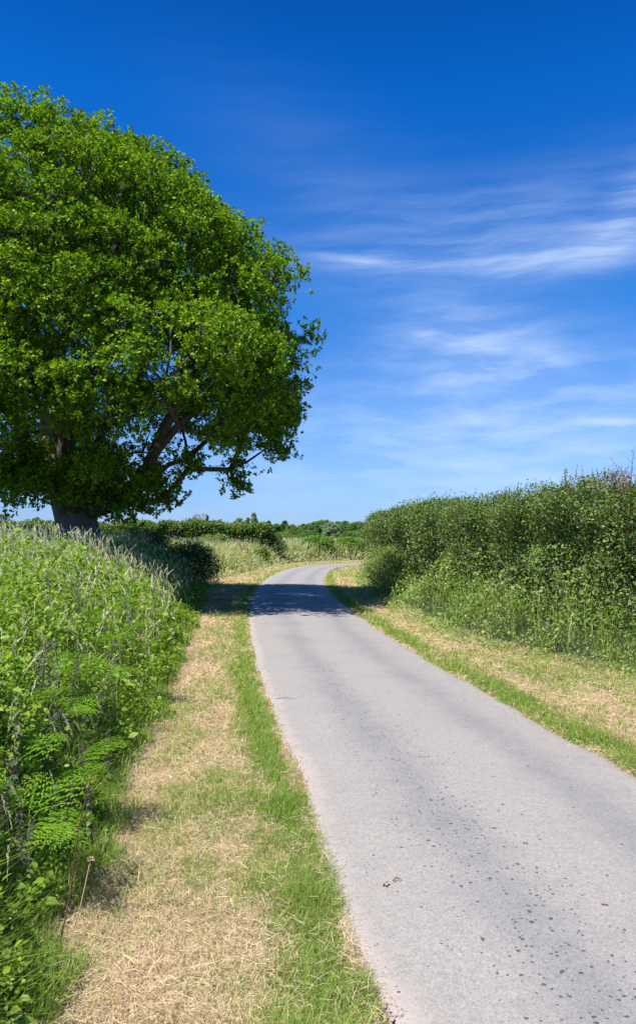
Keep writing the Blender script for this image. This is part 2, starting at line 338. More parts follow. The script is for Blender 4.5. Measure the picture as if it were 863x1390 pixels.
# road ribbon
def road():
    C = ROADC; t = nrm(np.gradient(C, axis=0)); nr = np.stack([t[:, 1], -t[:, 0]], 1)   # to the right
    # resample finely
    s0 = np.r_[0, np.cumsum(np.linalg.norm(np.diff(C, axis=0), axis=1))]; s = np.arange(0, s0[-1], .12)
    C = np.stack([np.interp(s, s0, C[:, i]) for i in range(2)], 1); nr = nrm(np.stack([np.interp(s, s0, nr[:, i]) for i in range(2)], 1))
    us = np.array([-1.06,-1,-.9,-.7,-.45,-.2,0,.2,.45,.7,.9,1,1.06])
    V = []; 
    wl = 1.36 + .09*(fbm(s*1.3, s*0, 21)-.5)*2 + .07*(fbm(s*6, s*0, 22)-.5); wr = 1.36 + .09*(fbm(s*1.3, s*0, 31)-.5)*2 + .07*(fbm(s*6, s*0, 32)-.5)
    for u in us:
        w = np.where(u < 0, wl, wr); z = .028*(1-u*u) + .012 if abs(u) <= 1 else -.06
        V.append(np.c_[C + nr*(w*u)[:, None], np.full(len(s), z)])
    V = np.stack(V, 1); n, k = len(s), len(us); ii = np.arange(n*k).reshape(n, k)
    a, b, c, d = ii[:-1, :-1].ravel(), ii[:-1, 1:].ravel(), ii[1:, 1:].ravel(), ii[1:, :-1].ravel()
    F = np.r_[np.stack([a, b, c], 1), np.stack([a, c, d], 1)]
    g = Geo(); g.add(V.reshape(-1, 3), F); o = g.build('road', roadmat(), smooth=True); tag(o, kind='structure')
    uv = np.stack([np.tile(us, n), np.repeat(s, k)], 1)[F.ravel()]
    l = o.data.uv_layers.new(name='UVMap'); l.data.foreach_set('uv', uv.astype(np.float32).ravel())
road()

# ------------------------------------------------------------------ sampling the visible ground (a wider wedge than the frame shows)
def sample_ground(n, y0, y1, power=1.0, spread=.52, xpad=.8):
    """random ground points in a wedge in front of the camera, y density ~ y^-power"""
    u = rng.random(n)
    if power == 1.0: y = y0*(y1/y0)**u
    else: y = (y0**(1-power) + u*(y1**(1-power) - y0**(1-power)))**(1/(1-power))
    x = rng.uniform(-1, 1, n)*(spread*y + xpad); return np.stack([x, y], 1)

# straw + short grass on both verges
def verges():
    P = sample_ground(2500000, 2.2, 66, 1.42)
    near = (P[:, 0] > -9) & (P[:, 0] < 12); P = P[near]
    z = zones(P); dl, dr, dc = z; ad = np.abs(dc)
    on = (dl < .25) & (dr < .5) & (ad > 1.36); P = P[on]; dl, dr, dc, ad = dl[on], dr[on], dc[on], ad[on]
    e = ad - 1.37                                           # distance from the tarmac
    right = dc > 0
    nz = fbm(P[:, 0]*1.3, P[:, 1]*.9, 40); nz2 = fbm(P[:, 0]*3.5, P[:, 1]*2.5, 50)
    width = np.where(right, .40, .34)
    green = (1 - sstep(width*.6, width*1.5, e + (nz-.5)*.6)) * sstep(0, .10, e + (nz2-.5)*.25)
    far = sstep(34, 40, P[:, 1])
    green = np.maximum(green, .55*far*sstep(.35, .6, nz+.2))
    green = np.maximum(green, .36*sstep(.44, .62, nz) + .10 + .18*sstep(.55, .7, nz2))
    near_bank = sstep(-.7, 0, dl) ; green = green*(1-.7*near_bank) 
    u = rng.random(len(P)); isg = u < green*.9
    sc_ = np.clip(P[:, 1]/6, .8, 9)                       # far blades are drawn wider, fewer
    # green blades
    G = P[isg]; keep = rng.random(len(G)) < .95; G = G[keep]; s = sc_[isg][keep]; ee = e[isg][keep]
    hh = rng.gamma(6, .0095, len(G))*(.7 + .6*sstep(.02, .25, ee))*(.45 + 1.1*fbm(G[:, 0]*4, G[:, 1]*4, 66))*np.where(rng.random(len(G)) < .03, 1.8, 1)
    g = Geo(); add_blades(g, with_h(G, -.005), hh, .0036*s*rng.uniform(.7, 1.4, len(G)), 0, lean=.5)
    # straw clippings lying about
    S = P[(~isg)]; ss = sc_[~isg]; es = e[~isg]; k = rng.random(len(S)) < .85*sstep(-.02, .12, es) + .04; S = S[k]; ss = ss[k]
    n = len(S); yaw = rng.uniform(0, 2*np.pi, n); el = rng.normal(.08, .22, n)
    dd = np.stack([np.cos(yaw)*np.cos(el), np.sin(yaw)*np.cos(el), np.sin(el)], 1)
    X, Y, Z = frames(dd, np.c_[rng.normal(0, .5, (n, 2)), np.ones(n)])
    T = np.array([(-.5, -.5, 0), (.5, -.5, 0), (.5, .0, .08), (-.5, 0, .08), (.3, .5, 0), (-.3, .5, 0)]); F = np.array([(0,1,2), (0,2,3), (3,2,4), (3,4,5)])
    ln = rng.gamma(4, .013, n); lift = rng.gamma(1.6, .012, n)*(.4 + fbm(S[:, 0]*5, S[:, 1]*5, 60)*1.6)
    gs = Geo(); gs.inst(T, F, with_h(S) + np.c_[np.zeros((n, 2)), lift], X*(.0017*ss*rng.uniform(.6, 1.6, n))[:, None], Y*(ln*np.clip(ss**.3, 1, 2))[:, None], Z*ln[:, None])
    # standing dry blades among it
    m = rng.random(n) < .12; add_blades(gs, with_h(S[m]), rng.gamma(5, .014, m.sum()), .003*ss[m], 0, lean=.9)
    tag(g.build('grass', M['shortgrass']), 'short bright green grass fringing the lane and tufting both verges', 'grass', kind='stuff')
    tag(gs.build('straw', M['straw']), 'pale dry mown straw lying over both verges', 'straw', kind='stuff')
    # grit along the road edges
    n = 26000; Pg = sample_ground(n*9, 2.2, 40, 1.5); dc = np.abs(sdist(Pg, ROADC))
    q = (rng.random(len(Pg)) < np.exp(-((dc-1.36)/.07)**2)*.9) & (Pg[:, 0] > -5) & (dc < 1.6); Pg = Pg[q]; dc = dc[q]
    r = rng.gamma(3, .0013, len(Pg))*np.clip(Pg[:, 1]/7, .8, 1.5); n = len(Pg)
    T = np.array([(-1,-.7,0), (1,-.6,0), (.8,.8,0), (-.7,.9,0), (.1,0,.9)]); F = np.array([(0,1,4), (1,2,4), (2,3,4), (3,0,4)])
    a = rng.uniform(0, 6.28, n); X = np.stack([np.cos(a), np.sin(a), 0*a], 1); Y = np.stack([-np.sin(a), np.cos(a), 0*a], 1)
    zz = np.where(dc < 1.36, .028*(1-(dc/1.37)**2)+.011, .012)
    g = Geo(); g.inst(T, F, np.c_[Pg, zz], X*r[:, None], Y*(r*rng.uniform(.6, 1.8, n))[:, None], np.tile([[0, 0, 1.]], (n, 1))*r[:, None])
    tag(g.build('gravel', M['grit']), 'loose reddish grit scattered along the edges of the lane', 'gravel', kind='stuff')
verges()

# ------------------------------------------------------------------ leafy masses
def shell_leaves(g, C, Rr, n_per, size, T=LEAF, m=0, flat=.8, up=.5, inner=.75, mats=None, hang=0.0, r=rng):
    """leaves spread on the shells of lobes C (N,3) of radius Rr (N,)"""
    k = np.repeat(np.arange(len(C)), n_per); d = randdir(len(k), r); d[:, 2] += .15; d = nrm(d)
    rad = Rr[k]*r.uniform(inner, 1.08, len(k)); p = C[k] + d*rad[:, None]*np.array([1, 1, flat])
    nn = nrm(d*.7 + np.array([0, 0, up]) + r.normal(0, .45, d.shape))
    ax = nrm(np.cross(nn, randdir(len(k), r)) + d*.4 - np.array([0, 0, hang]))
    X, Y, Z = frames(ax, nn); s = (size*r.uniform(.6, 1.35, len(k)))[:, None]
    g.inst(T[0], T[1], p, X*s, Y*s, Z*s, m); return p

def add_seed_grass(g, P, H, W, ms=0, mh=1, bias=(-.5, -.1), lean=.25):
    """flowering grass stalks: thin arching stem with a narrow feathery head"""
    n = len(P); yaw = rng.uniform(0, 2*np.pi, n); d = nrm(np.stack([.8*np.cos(yaw)+bias[0], .8*np.sin(yaw)+bias[1], np.zeros(n)], 1))
    X = nrm(np.cross(d, [[0, 0, 1.]])); ts = np.linspace(0, 1, 6); bend = rng.uniform(.03, .26, n)
    pts = [P + d*(bend*H*t**2.4)[:, None] + np.array([0, 0, 1])*(H*(t - .12*t**3))[:, None] for t in ts]
    for i in range(5):
        w0 = X*(W*(1-.12*i))[:, None]*.5; w1 = X*(W*(1-.12*(i+1)))[:, None]*.5
        v = np.stack([pts[i]-w0, pts[i]+w0, pts[i+1]+w1, pts[i+1]-w1], 1); F = np.array([(0,1,2), (0,2,3)])
        f = F[None] + (np.arange(n)*4)[:, None, None]; g.add(v.reshape(-1, 3), f.reshape(-1, 3), ms)
    ax = nrm(pts[5] - pts[4]); L = rng.uniform(.12, .22, n)
    for q in range(16):
        t = q/15; base = pts[5] + ax*((t-.75)*L)[:, None] - np.array([0, 0, 1])*(.25*L*t*t)[:, None]
        dd = nrm(ax + randdir(n)*.30); Xs, Ys, Zs = frames(dd, randdir(n)); s = L*.22*(1-.5*abs(t-.4))
        g.inst(LEAF[0], LEAF[1], base, Xs*(s*.32)[:, None]*np.clip(W/.0045, 1, 2.2)[:, None], Ys*s[:, None], Zs*s[:, None], mh)

def canopy(dl, P):
    return (.16 + .70*sstep(-.05, .9, dl))*(.72 + .5*fbm(P[:, 0]*1.1, P[:, 1]*1.1, 70))

# the frond of a fern: rachis with paired, toothed pinnae
def frond_geo(g, m=0, L=1.0, pairs=15, teeth=6, droop=.35, base=(0, 0, 0), yaw=0, rise=.5):
    V = []; F = []
    c, s = math.cos(yaw), math.sin(yaw)
    def tf(x, y, z): return (base[0]+c*x-s*y, base[1]+s*x+c*y, base[2]+z)
    def spine(t): return np.array([0, L*t, L*(rise*t - droop*t*t)])
    for i in range(pairs):
        t = .16+.84*i/pairs; p = spine(t); wl = L*.27*math.sin(math.pi*min(1, .22+.78*(t-.1)))**.8*(1-.55*t)*1.5 + .012
        for sgn in (-1, 1):
            for j in range(teeth):
                a = j/teeth; q = p + np.array([sgn*wl*a, wl*a*.28, -wl*a*a*.22 + .02*math.sin(i*2.1+j)])
                tw = wl/teeth*.62; tl = wl*.20*(1-a*.75)+.004
                for s2 in (-1, 1):
                    b = len(V)
                    V += [tf(*(q + np.array([sgn*-tw*.5, 0, 0]))), tf(*(q + np.array([sgn*tw*.5, 0, 0]))), tf(*(q + np.array([sgn*tw*.6, s2*tl, -.004])))]
                    F.append((b, b+1, b+2))
    g.add(V, F, m)
    pts = [tf(*spine(t)) for t in np.linspace(0, 1, 7)]
    tube(g, pts, np.linspace(.004, .001, 7), 3, m)

def left_bank():
    # --- grass blades
    P = sample_ground(330000, 2.0, 30, 1.3, spread=.58); dl = -sdist(P, FOOTL) + .5*(fbm(P[:, 0]*1.7+5, P[:, 1]*1.6, 63) - .5)
    # the bank ends beside the dark shrub
    k = (dl > -.12) & (dl < 9); P = P[k]; dl = dl[k]
    k = rng.random(len(P)) < np.where(dl < .35, .9, .16 + .40*sstep(.45, .62, fbm(P[:, 0]*.7, P[:, 1]*.5, 71))); P = P[k]; dl = dl[k]
    s = np.clip(P[:, 1]/6, .8, 5); H = canopy(dl, P)*rng.uniform(.5, 1.12, len(P)) + .05
    g = Geo(); add_blades(g, with_h(P), H, .0065*s*rng.uniform(.6, 1.4, len(P)), 0, lean=.28, bias=(.05, 0), weights=[.45, .35, .15, .05])
    # --- flowering stalks over the crest
    Q = sample_ground(40000, 2.6, 30, .55, spread=.55); dl = -sdist(Q, FOOTL); k = (dl > .2) & (dl < 8); Q = Q[k]; dl = dl[k]
    dens = np.clip(.13 + .55*sstep(7, 14, Q[:, 1]) + .25*sstep(.55, .7, fbm(Q[:, 0]*.9, Q[:, 1]*.6, 77)), 0, 1); k = rng.random(len(Q)) < dens*.62; Q = Q[k]; dl = dl[k]
    Hs = (canopy(dl, Q)*.9 + rng.uniform(.12, .62, len(Q)) + .16*sstep(9, 15, Q[:, 1]))
    add_seed_grass(g, with_h(Q), Hs, .0042*np.clip(Q[:, 1]/6, 1, 4), 1, 2)
    tag(g.build('tall_grass', [M['blade'], M['stem'], M['seed']]), 'tall flowering grass with pale nodding seed heads on the left bank', 'grass', kind='stuff')
    # --- leafy weeds filling the bank
    P = sample_ground(900000, 2.0, 30, 1.3, spread=.58); dl = -sdist(P, FOOTL) + .7*(fbm(P[:, 0]*1.7+5, P[:, 1]*1.6, 63) - .5); k = (dl > .0) & (dl < 9); P = P[k]; dl = dl[k]
    cl = fbm(P[:, 0]*1.6, P[:, 1]*1.3, 81)
    k = rng.random(len(P)) < np.clip(.40 + 1.6*(cl-.40), .10, 1); P = P[k]; dl = dl[k]; cl = cl[k]
    can = canopy(dl, P); z = can*(1 - rng.random(len(P))**1.7*.85)*(.55 + .9*cl)
    n = len(P); p = with_h(P) + np.c_[rng.normal(0, .03, (n, 2)), z]
    nn = nrm(np.c_[rng.normal(0, .8, (n, 2)), np.ones(n)]); X, Y, Z = frames(nrm(np.cross(nn, randdir(n)) - np.array([0, 0, .25])), nn)
    s = (.036*np.clip((P[:, 1]/6)**.75, 1.0, 3.4)*rng.gamma(5, .2, n))[:, None]
    g = Geo(); near = P[:, 1] < 7
    fr = rng.random(n) < .5
    for mk, mi in ((fr, 0), (~fr, 1)):
        a = near & mk; g.inst(*LEAF6, p[a], X[a]*s[a], Y[a]*s[a], Z[a]*s[a], mi)
        a = (~near) & mk; g.inst(*LEAF, p[a], X[a]*s[a], Y[a]*s[a], Z[a]*s[a], mi)
    # small fern sprays through the mass
    Q = sample_ground(1200, 2.2, 24, 1.1, spread=.55); dl = -sdist(Q, FOOTL); k = (dl > .15) & (dl < 5) & (rng.random(len(Q)) < .75); Q = Q[k]; dl = dl[k]
    fg = Geo(); frond_geo(fg, 0, 1.0, 9, 4, droop=.55, rise=.75); T = np.concatenate(fg.v); F = np.concatenate(fg.f)
    n = len(Q); yaw = rng.uniform(-3.1, 3.1, n); can = canopy(dl, Q); L = rng.uniform(.20, .44, n)*np.clip(Q[:, 1]/8, .9, 1.7)
    Y = np.stack([np.cos(yaw), np.sin(yaw), 0*yaw], 1); X = np.stack([Y[:, 1], -Y[:, 0], 0*yaw], 1)
    Z = nrm(np.c_[rng.normal(0, .45, (n, 2)), np.ones(n)]); Y = nrm(Y - Z*(Y*Z).sum(1, keepdims=True)); X = np.cross(Y, Z); pz = with_h(Q) + np.c_[np.zeros((n, 2)), can*rng.uniform(.5, .95, n)]
    g.inst(T, F, pz, X*L[:, None], Y*L[:, None], Z*L[:, None], 2)
    tag(g.build('undergrowth', [M['weed'], M['blade'], M['bracken']]), 'dense bright green leafy weeds covering the left bank', 'weeds', kind='stuff')
left_bank()

# individual ferns leaning out of the bank
def ferns():
    root = empty('bracken_fern', (0, 0, 0))
    for j, yw in enumerate((-1.7, -.9, -.2, .55)):
        fg = Geo(); frond_geo(fg, 0, .46-.07*(j % 2), 17, 6, droop=.75-.1*j, yaw=yw, base=(0, 0, .42+.04*j), rise=.85-.15*(j % 2))
        fg.build('frond', M['bracken'], root)
    sg = Geo(); tube(sg, [(0, 0, 0), (.01, .01, .25), (0, 0, .46)], [.006, .005, .004], 4); sg.build('stalk', M['stem'], root)
    spots = [(-1.55, 3.9, 0), (-1.78, 4.5, .7), (-1.55, 4.95, -.5), (-2.1, 5.5, .3), (-1.85, 6.1, 1.2), (-2.35, 6.4, -.2), (-2.1, 7.2, .5), (-2.6, 7.9, .9), (-2.3, 8.6, -.6),
             (-2.9, 8.8, .2), (-3.5, 9.6, .6), (-3.0, 10.6, -.3), (-1.95, 3.9, .2), (-2.5, 5.0, .9)]
    labs = {0: 'bright fern arching over the foot of the left bank, nearest to the camera',
            4: 'feathery green fern spreading from the edge of the bank over the mown straw'}
    for i, (x, y, a) in enumerate(spots):
        o = root if i == 0 else copy_tree(root)
        z = float(height(np.array([[x, y]]))[0]); o.location = (x, y, z + .02 + .14*(x < -1.7) + .1*(x < -2.2)); o.rotation_euler = (rng.normal(0, .15), rng.normal(0, .15), a*2.2 - .35); k = .75 + .35*rng.random(); o.scale = (k, k, k)
        if i == 0: tag(o, labs[0], 'fern', 'ferns growing out of the left bank')
        else: tag(o, labs.get(i, 'light green bracken fern among the weeds of the left bank'), 'fern', 'ferns growing out of the left bank')
ferns()

# purple-grey nettle stalks standing above the weeds
def nettles():
    root = empty('nettle_stalk', (0, 0, 0)); g = Geo(); fl = Geo(); lf = Geo()
    pts = [(0, 0, 0), (.02, 0, .35), (.03, .02, .7), (.06, .02, 1.0), (.11, .03, 1.2)]; tube(g, pts, [.005, .005, .004, .003, .002], 4)
    r = np.random.default_rng(3)
    for i in range(12):
        z = .55 + .055*i; x = np.interp(z, [0, .35, .7, 1.0, 1.2], [0, .02, .03, .06, .11]); k = 26
        d = randdir(k, r)*np.array([1, 1, .8]); d[:, 2] -= .3; p = np.array([x, .02, z]) + d*(.038*(1-.03*i))
        X, Y, Z = frames(nrm(d + randdir(k, r)*.5), randdir(k, r)); s = np.full((k, 1), .015); fl.inst(*LEAF, p, X*s*1.1, Y*s, Z*s)
        a = i*1.57; 
        for q in (0, math.pi):
            if i % 2: continue
            dd = np.array([[math.cos(a+q), math.sin(a+q), -.25]]); X, Y, Z = frames(nrm(dd), np.array([[0, 0, 1.]])); s = .10*(1-.05*i)
            lf.inst(*LEAF6, np.array([[x, .02, z]]), X*s, Y*s, Z*s)
    g.build('stem', M['dockstem'], root); fl.build('blossom', M['nettle'], root); lf.build('foliage', M['nettle_leaf'], root)
    spots = []
    r = np.random.default_rng(11)
    px = [(40,1020),(30,1110),(70,1060),(100,930),(52,870),(120,900),(140,870),(5,1030),(45,940),(160,930),(62,900),(88,905),(66,955),(60,985),(118,965),(148,1000),(112,1010),(84,1050),(15,980),(10,1060),(22,930),(130,930),(95,880),(35,870),(80,860),(170,820),(165,795),(100,790),(68,770),(128,1075),(20,1110),(8,900)]
    for (x, y) in px:
        Y = np.linspace(2.5, 16, 400); X = (x-431)/1000*Y; z = 2.0 - (y-730)/1000*Y; P = np.stack([X, Y], 1); hb = height(P)
        top = hb + canopy(-sdist(P, FOOTL), P) + .32; k = int(np.argmax(z < top)); spots.append((X[k], Y[k], z[k]-hb[k]))
    for i, (x, y, hgt) in enumerate(spots):
        o = root if i == 0 else copy_tree(root)
        z = float(height(np.array([[x, y]]))[0]); k = max(.5, (hgt+.06)/1.2); o.location = (x, y, z-.05); o.rotation_euler = (r.normal(0, .06), r.normal(0, .06), r.uniform(0, 6.28)); o.scale = (k, k, k)
        tag(o, 'purple-grey nettle stalk in flower rising out of the weeds on the left bank', 'nettle', 'flowering nettles on the left bank')
nettles()

# single things at the foot of the bank and on the lane
def small_things():
    def at(px, py, z=0):
        Y = (2.0-z)*1000/(py-730); return np.array([(px-431)/1000*Y, Y, z])
    b = at(78, 1295, .0); t = np.array([b[0]+.12, b[1]+.15, .82])
    g = Geo(); tube(g, [b, b*.7+t*.3+np.array([.01, 0, .02]), b*.3+t*.7+np.array([-.015, 0, 0]), t], [.004, .004, .003, .0025], 6)
    tag(g.build('dock_stem', M['dockstem'], origin=b), 'dark red-brown dock stem leaning out of the grass at the lower left', 'plant stem')
    b = at(74, 1290); b[0] += .06; t = b + np.array([.10, .05, .42]); g = Geo(); tube(g, [b, (b+t)/2+np.array([.01, 0, 0]), t], [.003, .003, .003], 6, 0)
    k = 14; r = np.random.default_rng(5); d = randdir(k, r); X, Y, Z = frames(nrm(d+np.array([0, 0, .8])), randdir(k, r)); s = np.full((k, 1), .013); g.inst(*LEAF, t+d*.008, X*s, Y*s, Z*s, 0)
    tag(g.build('dead_stalk', M['pinkdead'], origin=b), 'pale pinkish snapped stalk standing at the foot of the left bank', 'stalk')
    # twig + curled leaf on the tarmac
    p = at(522, 1199, .035); g = Geo(); tube(g, [p+np.array([-.02, -.02, .0]), p+np.array([0, 0, .012]), p+np.array([.022, .012, .004])], [.003, .004, .002], 5)
    dl_ = np.array([(-.3, .5, .1), (.9, .1, .2), (.2, -.9, .1), (-.8, -.4, .3)], float); X, Y, Z = frames(nrm(dl_), np.tile([[0, .3, 1.]], (4, 1))); s = np.full((4, 1), .03)
    g.inst(*LEAF6, np.tile(p, (4, 1)), X*s, Y*s, Z*s); tag(g.build('dry_leaf', M['deadleaf'], origin=p), 'curled pale dry leaf lying on the tarmac near the left edge', 'leaf')
    p = at(533, 1197, .03); g = Geo(); tube(g, [p+np.array([0, 0, .006]), p+np.array([.02, .03, .012]), p+np.array([.05, .02, .006])], [.004, .004, .002], 5)
    tag(g.build('bark_chip', M['dockstem'], origin=p), 'small dark chip of bark beside the curled leaf on the tarmac', 'bark')
    p = at(374, 948, .025); g = Geo(); tube(g, [p, p+np.array([.1, -.01, .012]), p+np.array([.24, -.03, .004])], [.004, .004, .002], 5)
    tag(g.build('twig', M['twig'], origin=p), 'thin brown twig jutting from the left grass edge onto the tarmac', 'twig')
    for (x, y, nm, lab) in ((712, 1145, 'brown_leaf', 'small brown leaf lying alone in the middle of the lane'), (820, 1229, 'brown_leaf', 'small reddish leaf lying on the tarmac near the right of the picture'), (776, 1143, 'black_pebble', None)):
        if lab is None: continue
        p = at(x, y, .04); g = Geo(); d = np.array([(.9, .3, .15), (-.6, .5, .2)]); X, Y, Z = frames(nrm(d), np.tile([[0, .2, 1.]], (2, 1))); s = np.full((2, 1), .022)
        g.inst(*LEAF6, np.tile(p, (2, 1)), X*s*1.3, Y*s, Z*s); tag(g.build(nm, M['dockstem'], origin=p), lab, 'leaf')
    p = at(264, 1230, .03); g = Geo(); d = np.array([(.2, 1, .5), (.9, .2, .6), (-.8, .3, .5), (.1, -1, .3)]); X, Y, Z = frames(nrm(d), np.tile([[0, -.4, 1.]], (4, 1))); s = np.full((4, 1), .035)
    g.inst(*LEAF6, np.tile(p, (4, 1)), X*s, Y*s, Z*s); tag(g.build('bleached_leaf', M['blossom'], origin=p), 'bleached white dead leaf caught in the mown straw of the left verge', 'leaf')
    # upright tufts of coarse grass on the straw
    for (x, y, hgt, nb, lab) in ((322, 1030, .20, 9, 'spiky tuft of coarse grass in the middle of the left verge'), (212, 1222, .17, 3, 'lone upright grass blade standing in the straw by the bank'), (160, 1185, .30, 9, 'tuft of bright grass blades at the foot of the bank')):
        p = at(x, y); g = Geo(); n = nb; add_blades(g, p + np.c_[rng.normal(0, .012, (n, 2)), np.zeros(n)], hgt*rng.uniform(.6, 1.1, n), np.full(n, .008), 0, lean=.5)
        tag(g.build('grass_tuft', M['shortgrass'], origin=p), lab, 'grass tuft')
small_things()

# ------------------------------------------------------------------ right hedge with the weeds at its foot
def along(L, s):
    d = np.r_[0, np.cumsum(np.linalg.norm(np.diff(L, axis=0), axis=1))]; t = nrm(np.gradient(L, axis=0))
    C = np.stack([np.interp(s, d, L[:, i]) for i in range(2)], 1); T = nrm(np.stack([np.interp(s, d, t[:, i]) for i in range(2)], 1))
    return C, np.stack([T[:, 1], -T[:, 0]], 1)
def right_hedge():
    root = empty('hawthorn_hedge', (4.35, 19, .2))
    tag(root, 'tall overgrown hawthorn hedge along the right side of the lane with reddish shoots on top', 'hedge')
    off = np.array([4.35, 19, .2])
    d = np.r_[0, np.cumsum(np.linalg.norm(np.diff(HEDGE, axis=0), axis=1))][-1]
    smax = d-28
    # lobes over the hedge's cross-section
    nl = 1900; s = rng.uniform(7, smax, nl); C, Nn = along(HEDGE, s); phi = rng.uniform(-.45, np.pi+.1, nl)   # 0 = away side, pi = lane side
    phi = np.where(rng.random(nl) < .55, rng.uniform(1.6, 3.35, nl), phi)
    top = 2.80 + .26*(fbm(s*.35, s*0, 91)-.5)*2 + .16*(vnoise(s*1.6, s*0, 92)-.5)
    hw = 1.0; cz = 1.55; ex = .72
    hw = hw + .42*(fbm(s*.55, s*0, 98)-.5)*2; cx = np.sign(np.cos(phi))*np.abs(np.cos(phi))**ex*hw; cz_ = cz + np.sign(np.sin(phi))*np.abs(np.sin(phi))**ex*(top-cz-.18)
    dep = rng.uniform(.80, 1.08, nl) - .85*sstep(.47, .55, fbm(s*1.1, cz_*1.5, 95))*sstep(2.5, 2.0, cz_)
    cx *= dep; cz_ = cz + (cz_-cz)*np.where(cz_ > cz, .90 + .1*dep, 1)
    gz = height(C)
    LC = np.c_[C + Nn*cx[:, None], gz + cz_]; LR = rng.uniform(.17, .46, nl)
    g = Geo(); gcol = rng.random(nl)
    far = LC[:, 1] > 22
    shell_leaves(g, LC[~far], LR[~far], 170, .050, LEAF, 0, flat=.85, inner=.5, up=.35)
    shell_leaves(g, LC[far], LR[far]*1.25, 80, .075, LEAF, 0, flat=.85, inner=.5, up=.35)
    # reddish patches near the top on the near part
    rp = (gcol < .07 + .45*sstep(.5, .62, fbm(s*.7, s*0+cz_, 99))) & (LC[:, 2] > 1.2) & (LC[:, 1] < 18)
    shell_leaves(g, LC[rp], LR[rp]*1.1, 45, .034, LEAF, 1, inner=.8)
    # dense inner leaves stop the light coming through
    n = 120000; s = rng.uniform(7, smax, n); C, Nn = along(HEDGE, s); p = np.c_[C + Nn*rng.uniform(-.30, .8, n)[:, None], height(C) + rng.uniform(.1, 2.62, n)]
    X, Y, Z = frames(randdir(n), randdir(n)); q = (.12*rng.uniform(.7, 1.3, n))[:, None]; g.inst(*LEAF, p, X*q, Y*q, Z*q, 0)
    # leafy spikes along the top
    n = 1500; s = rng.uniform(7, smax, n); C, Nn = along(HEDGE, s); b = np.c_[C + Nn*rng.uniform(-.95, .6, n)[:, None], height(C) + 2.5 + .22*(fbm(s*.35, s*0, 91)-.5)*2]
    hgt = rng.gamma(3, .065, n); tip = rng.normal(0, .10, (n, 2))*hgt[:, None]*2; q_ = np.c_[np.full(n, .006), np.zeros(n), np.zeros(n)]*np.clip(C[:, 1]/10, 1, 3)[:, None]; e_ = b + np.c_[tip, hgt]
    v_ = np.stack([b-q_-[0, 0, .3], b+q_-[0, 0, .3], e_], 1); g.add(v_.reshape(-1, 3), np.arange(3*n).reshape(-1, 3), 0)
    for t in np.linspace(.1, 1, 9):
        dd = randdir(n); dd[:, 2] = abs(dd[:, 2])*.6+.2; X, Y, Z = frames(nrm(dd), randdir(n)); q = np.clip(.036*(C[:, 1]/14), .034, .075)[:, None]
        g.inst(*LEAF, b + np.c_[rng.normal(0, .018, (n, 2)) + tip*t, hgt*t], X*q, Y*q, Z*q, 0)
    g.v = [v - off.astype(np.float32) for v in g.v]; g.build('foliage', [M['hedge'], M['hedge_red']], root)
    # bare reddish shoots sticking out of the top of the near stretch
    g = Geo(); lv = Geo(); C0, _ = along(HEDGE, np.arange(0, d, .1))
    near_s = np.arange(0, d, .1)[(C0[:, 1] > 6) & (C0[:, 1] < 14.2)]
    for i in range(210):
        s = rng.choice(near_s); C, Nn = along(HEDGE, np.array([s])); z = float(height(C)[0]); clump = vnoise(np.array([s*2.2]), np.array([0.]), 97)[0]
        if clump < .22: continue
        p = np.array([*(C[0] + Nn[0]*rng.uniform(-.8, .3)), z + 2.5]); h = rng.uniform(.25, .62)*(.55 + .8*clump)*(.72 if C[0, 1] > 11.5 else 1.0); ln = rng.normal(0, .16, 2)
        q = p + np.array([ln[0]*h, ln[1]*h, h*.55]); e = p + np.array([ln[0]*h*2.4, ln[1]*h*2.4, h]); e[2] += .05
        tube(g, [p, q, e], [.006, .0045, .002], 3)
        for t in np.linspace(.3, 1, 8):
            c0 = (p*(1-t) + e*t) if t > .5 else (p*(1-t) + e*t); k = 2
            dd = randdir(k); X, Y, Z = frames(dd, randdir(k)); s_ = np.full((k, 1), .024); lv.inst(*LEAF, np.tile(c0, (k, 1)) + dd*.005, X*s_, Y*s_, Z*s_)
        for _ in range(2):
            t = rng.uniform(.3, .8); c0 = p*(1-t)+e*t; v = rng.normal(0, .07, 3); v[2] = abs(v[2])+.05; tube(g, [c0, c0+v], [.003, .0015], 3)
    g.v = [v - off.astype(np.float32) for v in g.v]; lv.v = [v - off.astype(np.float32) for v in lv.v]
    o = g.build('bare_growth', M['redtwig'], root); tag(o, 'thin reddish shoots bristling from the hedge top', kind='stuff'); lv.build('shoot_leaves', M['hedge_red'], root)
    # stems and dead pale twigs inside
    g = Geo()
    for i in range(230):
        s = rng.uniform(8, smax-10); C, Nn = along(HEDGE, np.array([s])); z = float(height(C)[0]); b = np.array([*(C[0]+Nn[0]*rng.uniform(-.3, .3)), z])
        e = b + np.array([rng.normal(0, .16), rng.normal(0, .4), rng.uniform(1.4, 2.2)]); m = (b+e)/2 + rng.normal(0, .1, 3); tube(g, [b, m, e], [.022, .014, .005], 5)
    g.v = [v - off.astype(np.float32) for v in g.v]; tag(g.build('brushwood', M['twig'], root), kind='stuff')
    g = Geo()
    for i in range(260):
        s = rng.uniform(8, smax-12); C, Nn = along(HEDGE, np.array([s])); z = float(height(C)[0]); zz = rng.uniform(.9, 2.5)
        b = np.array([*(C[0]-Nn[0]*rng.uniform(.75, 1.0)), z+zz]); v = np.array([*(-Nn[0]*rng.uniform(.0, .25)), 0]) + np.array([rng.normal(0, .12), rng.normal(0, .18), rng.normal(.04, .14)])
        tube(g, [b, b+v*.6+rng.normal(0, .012, 3), b+v*1.1+rng.normal(0, .03, 3)], [.004, .003, .001], 3)
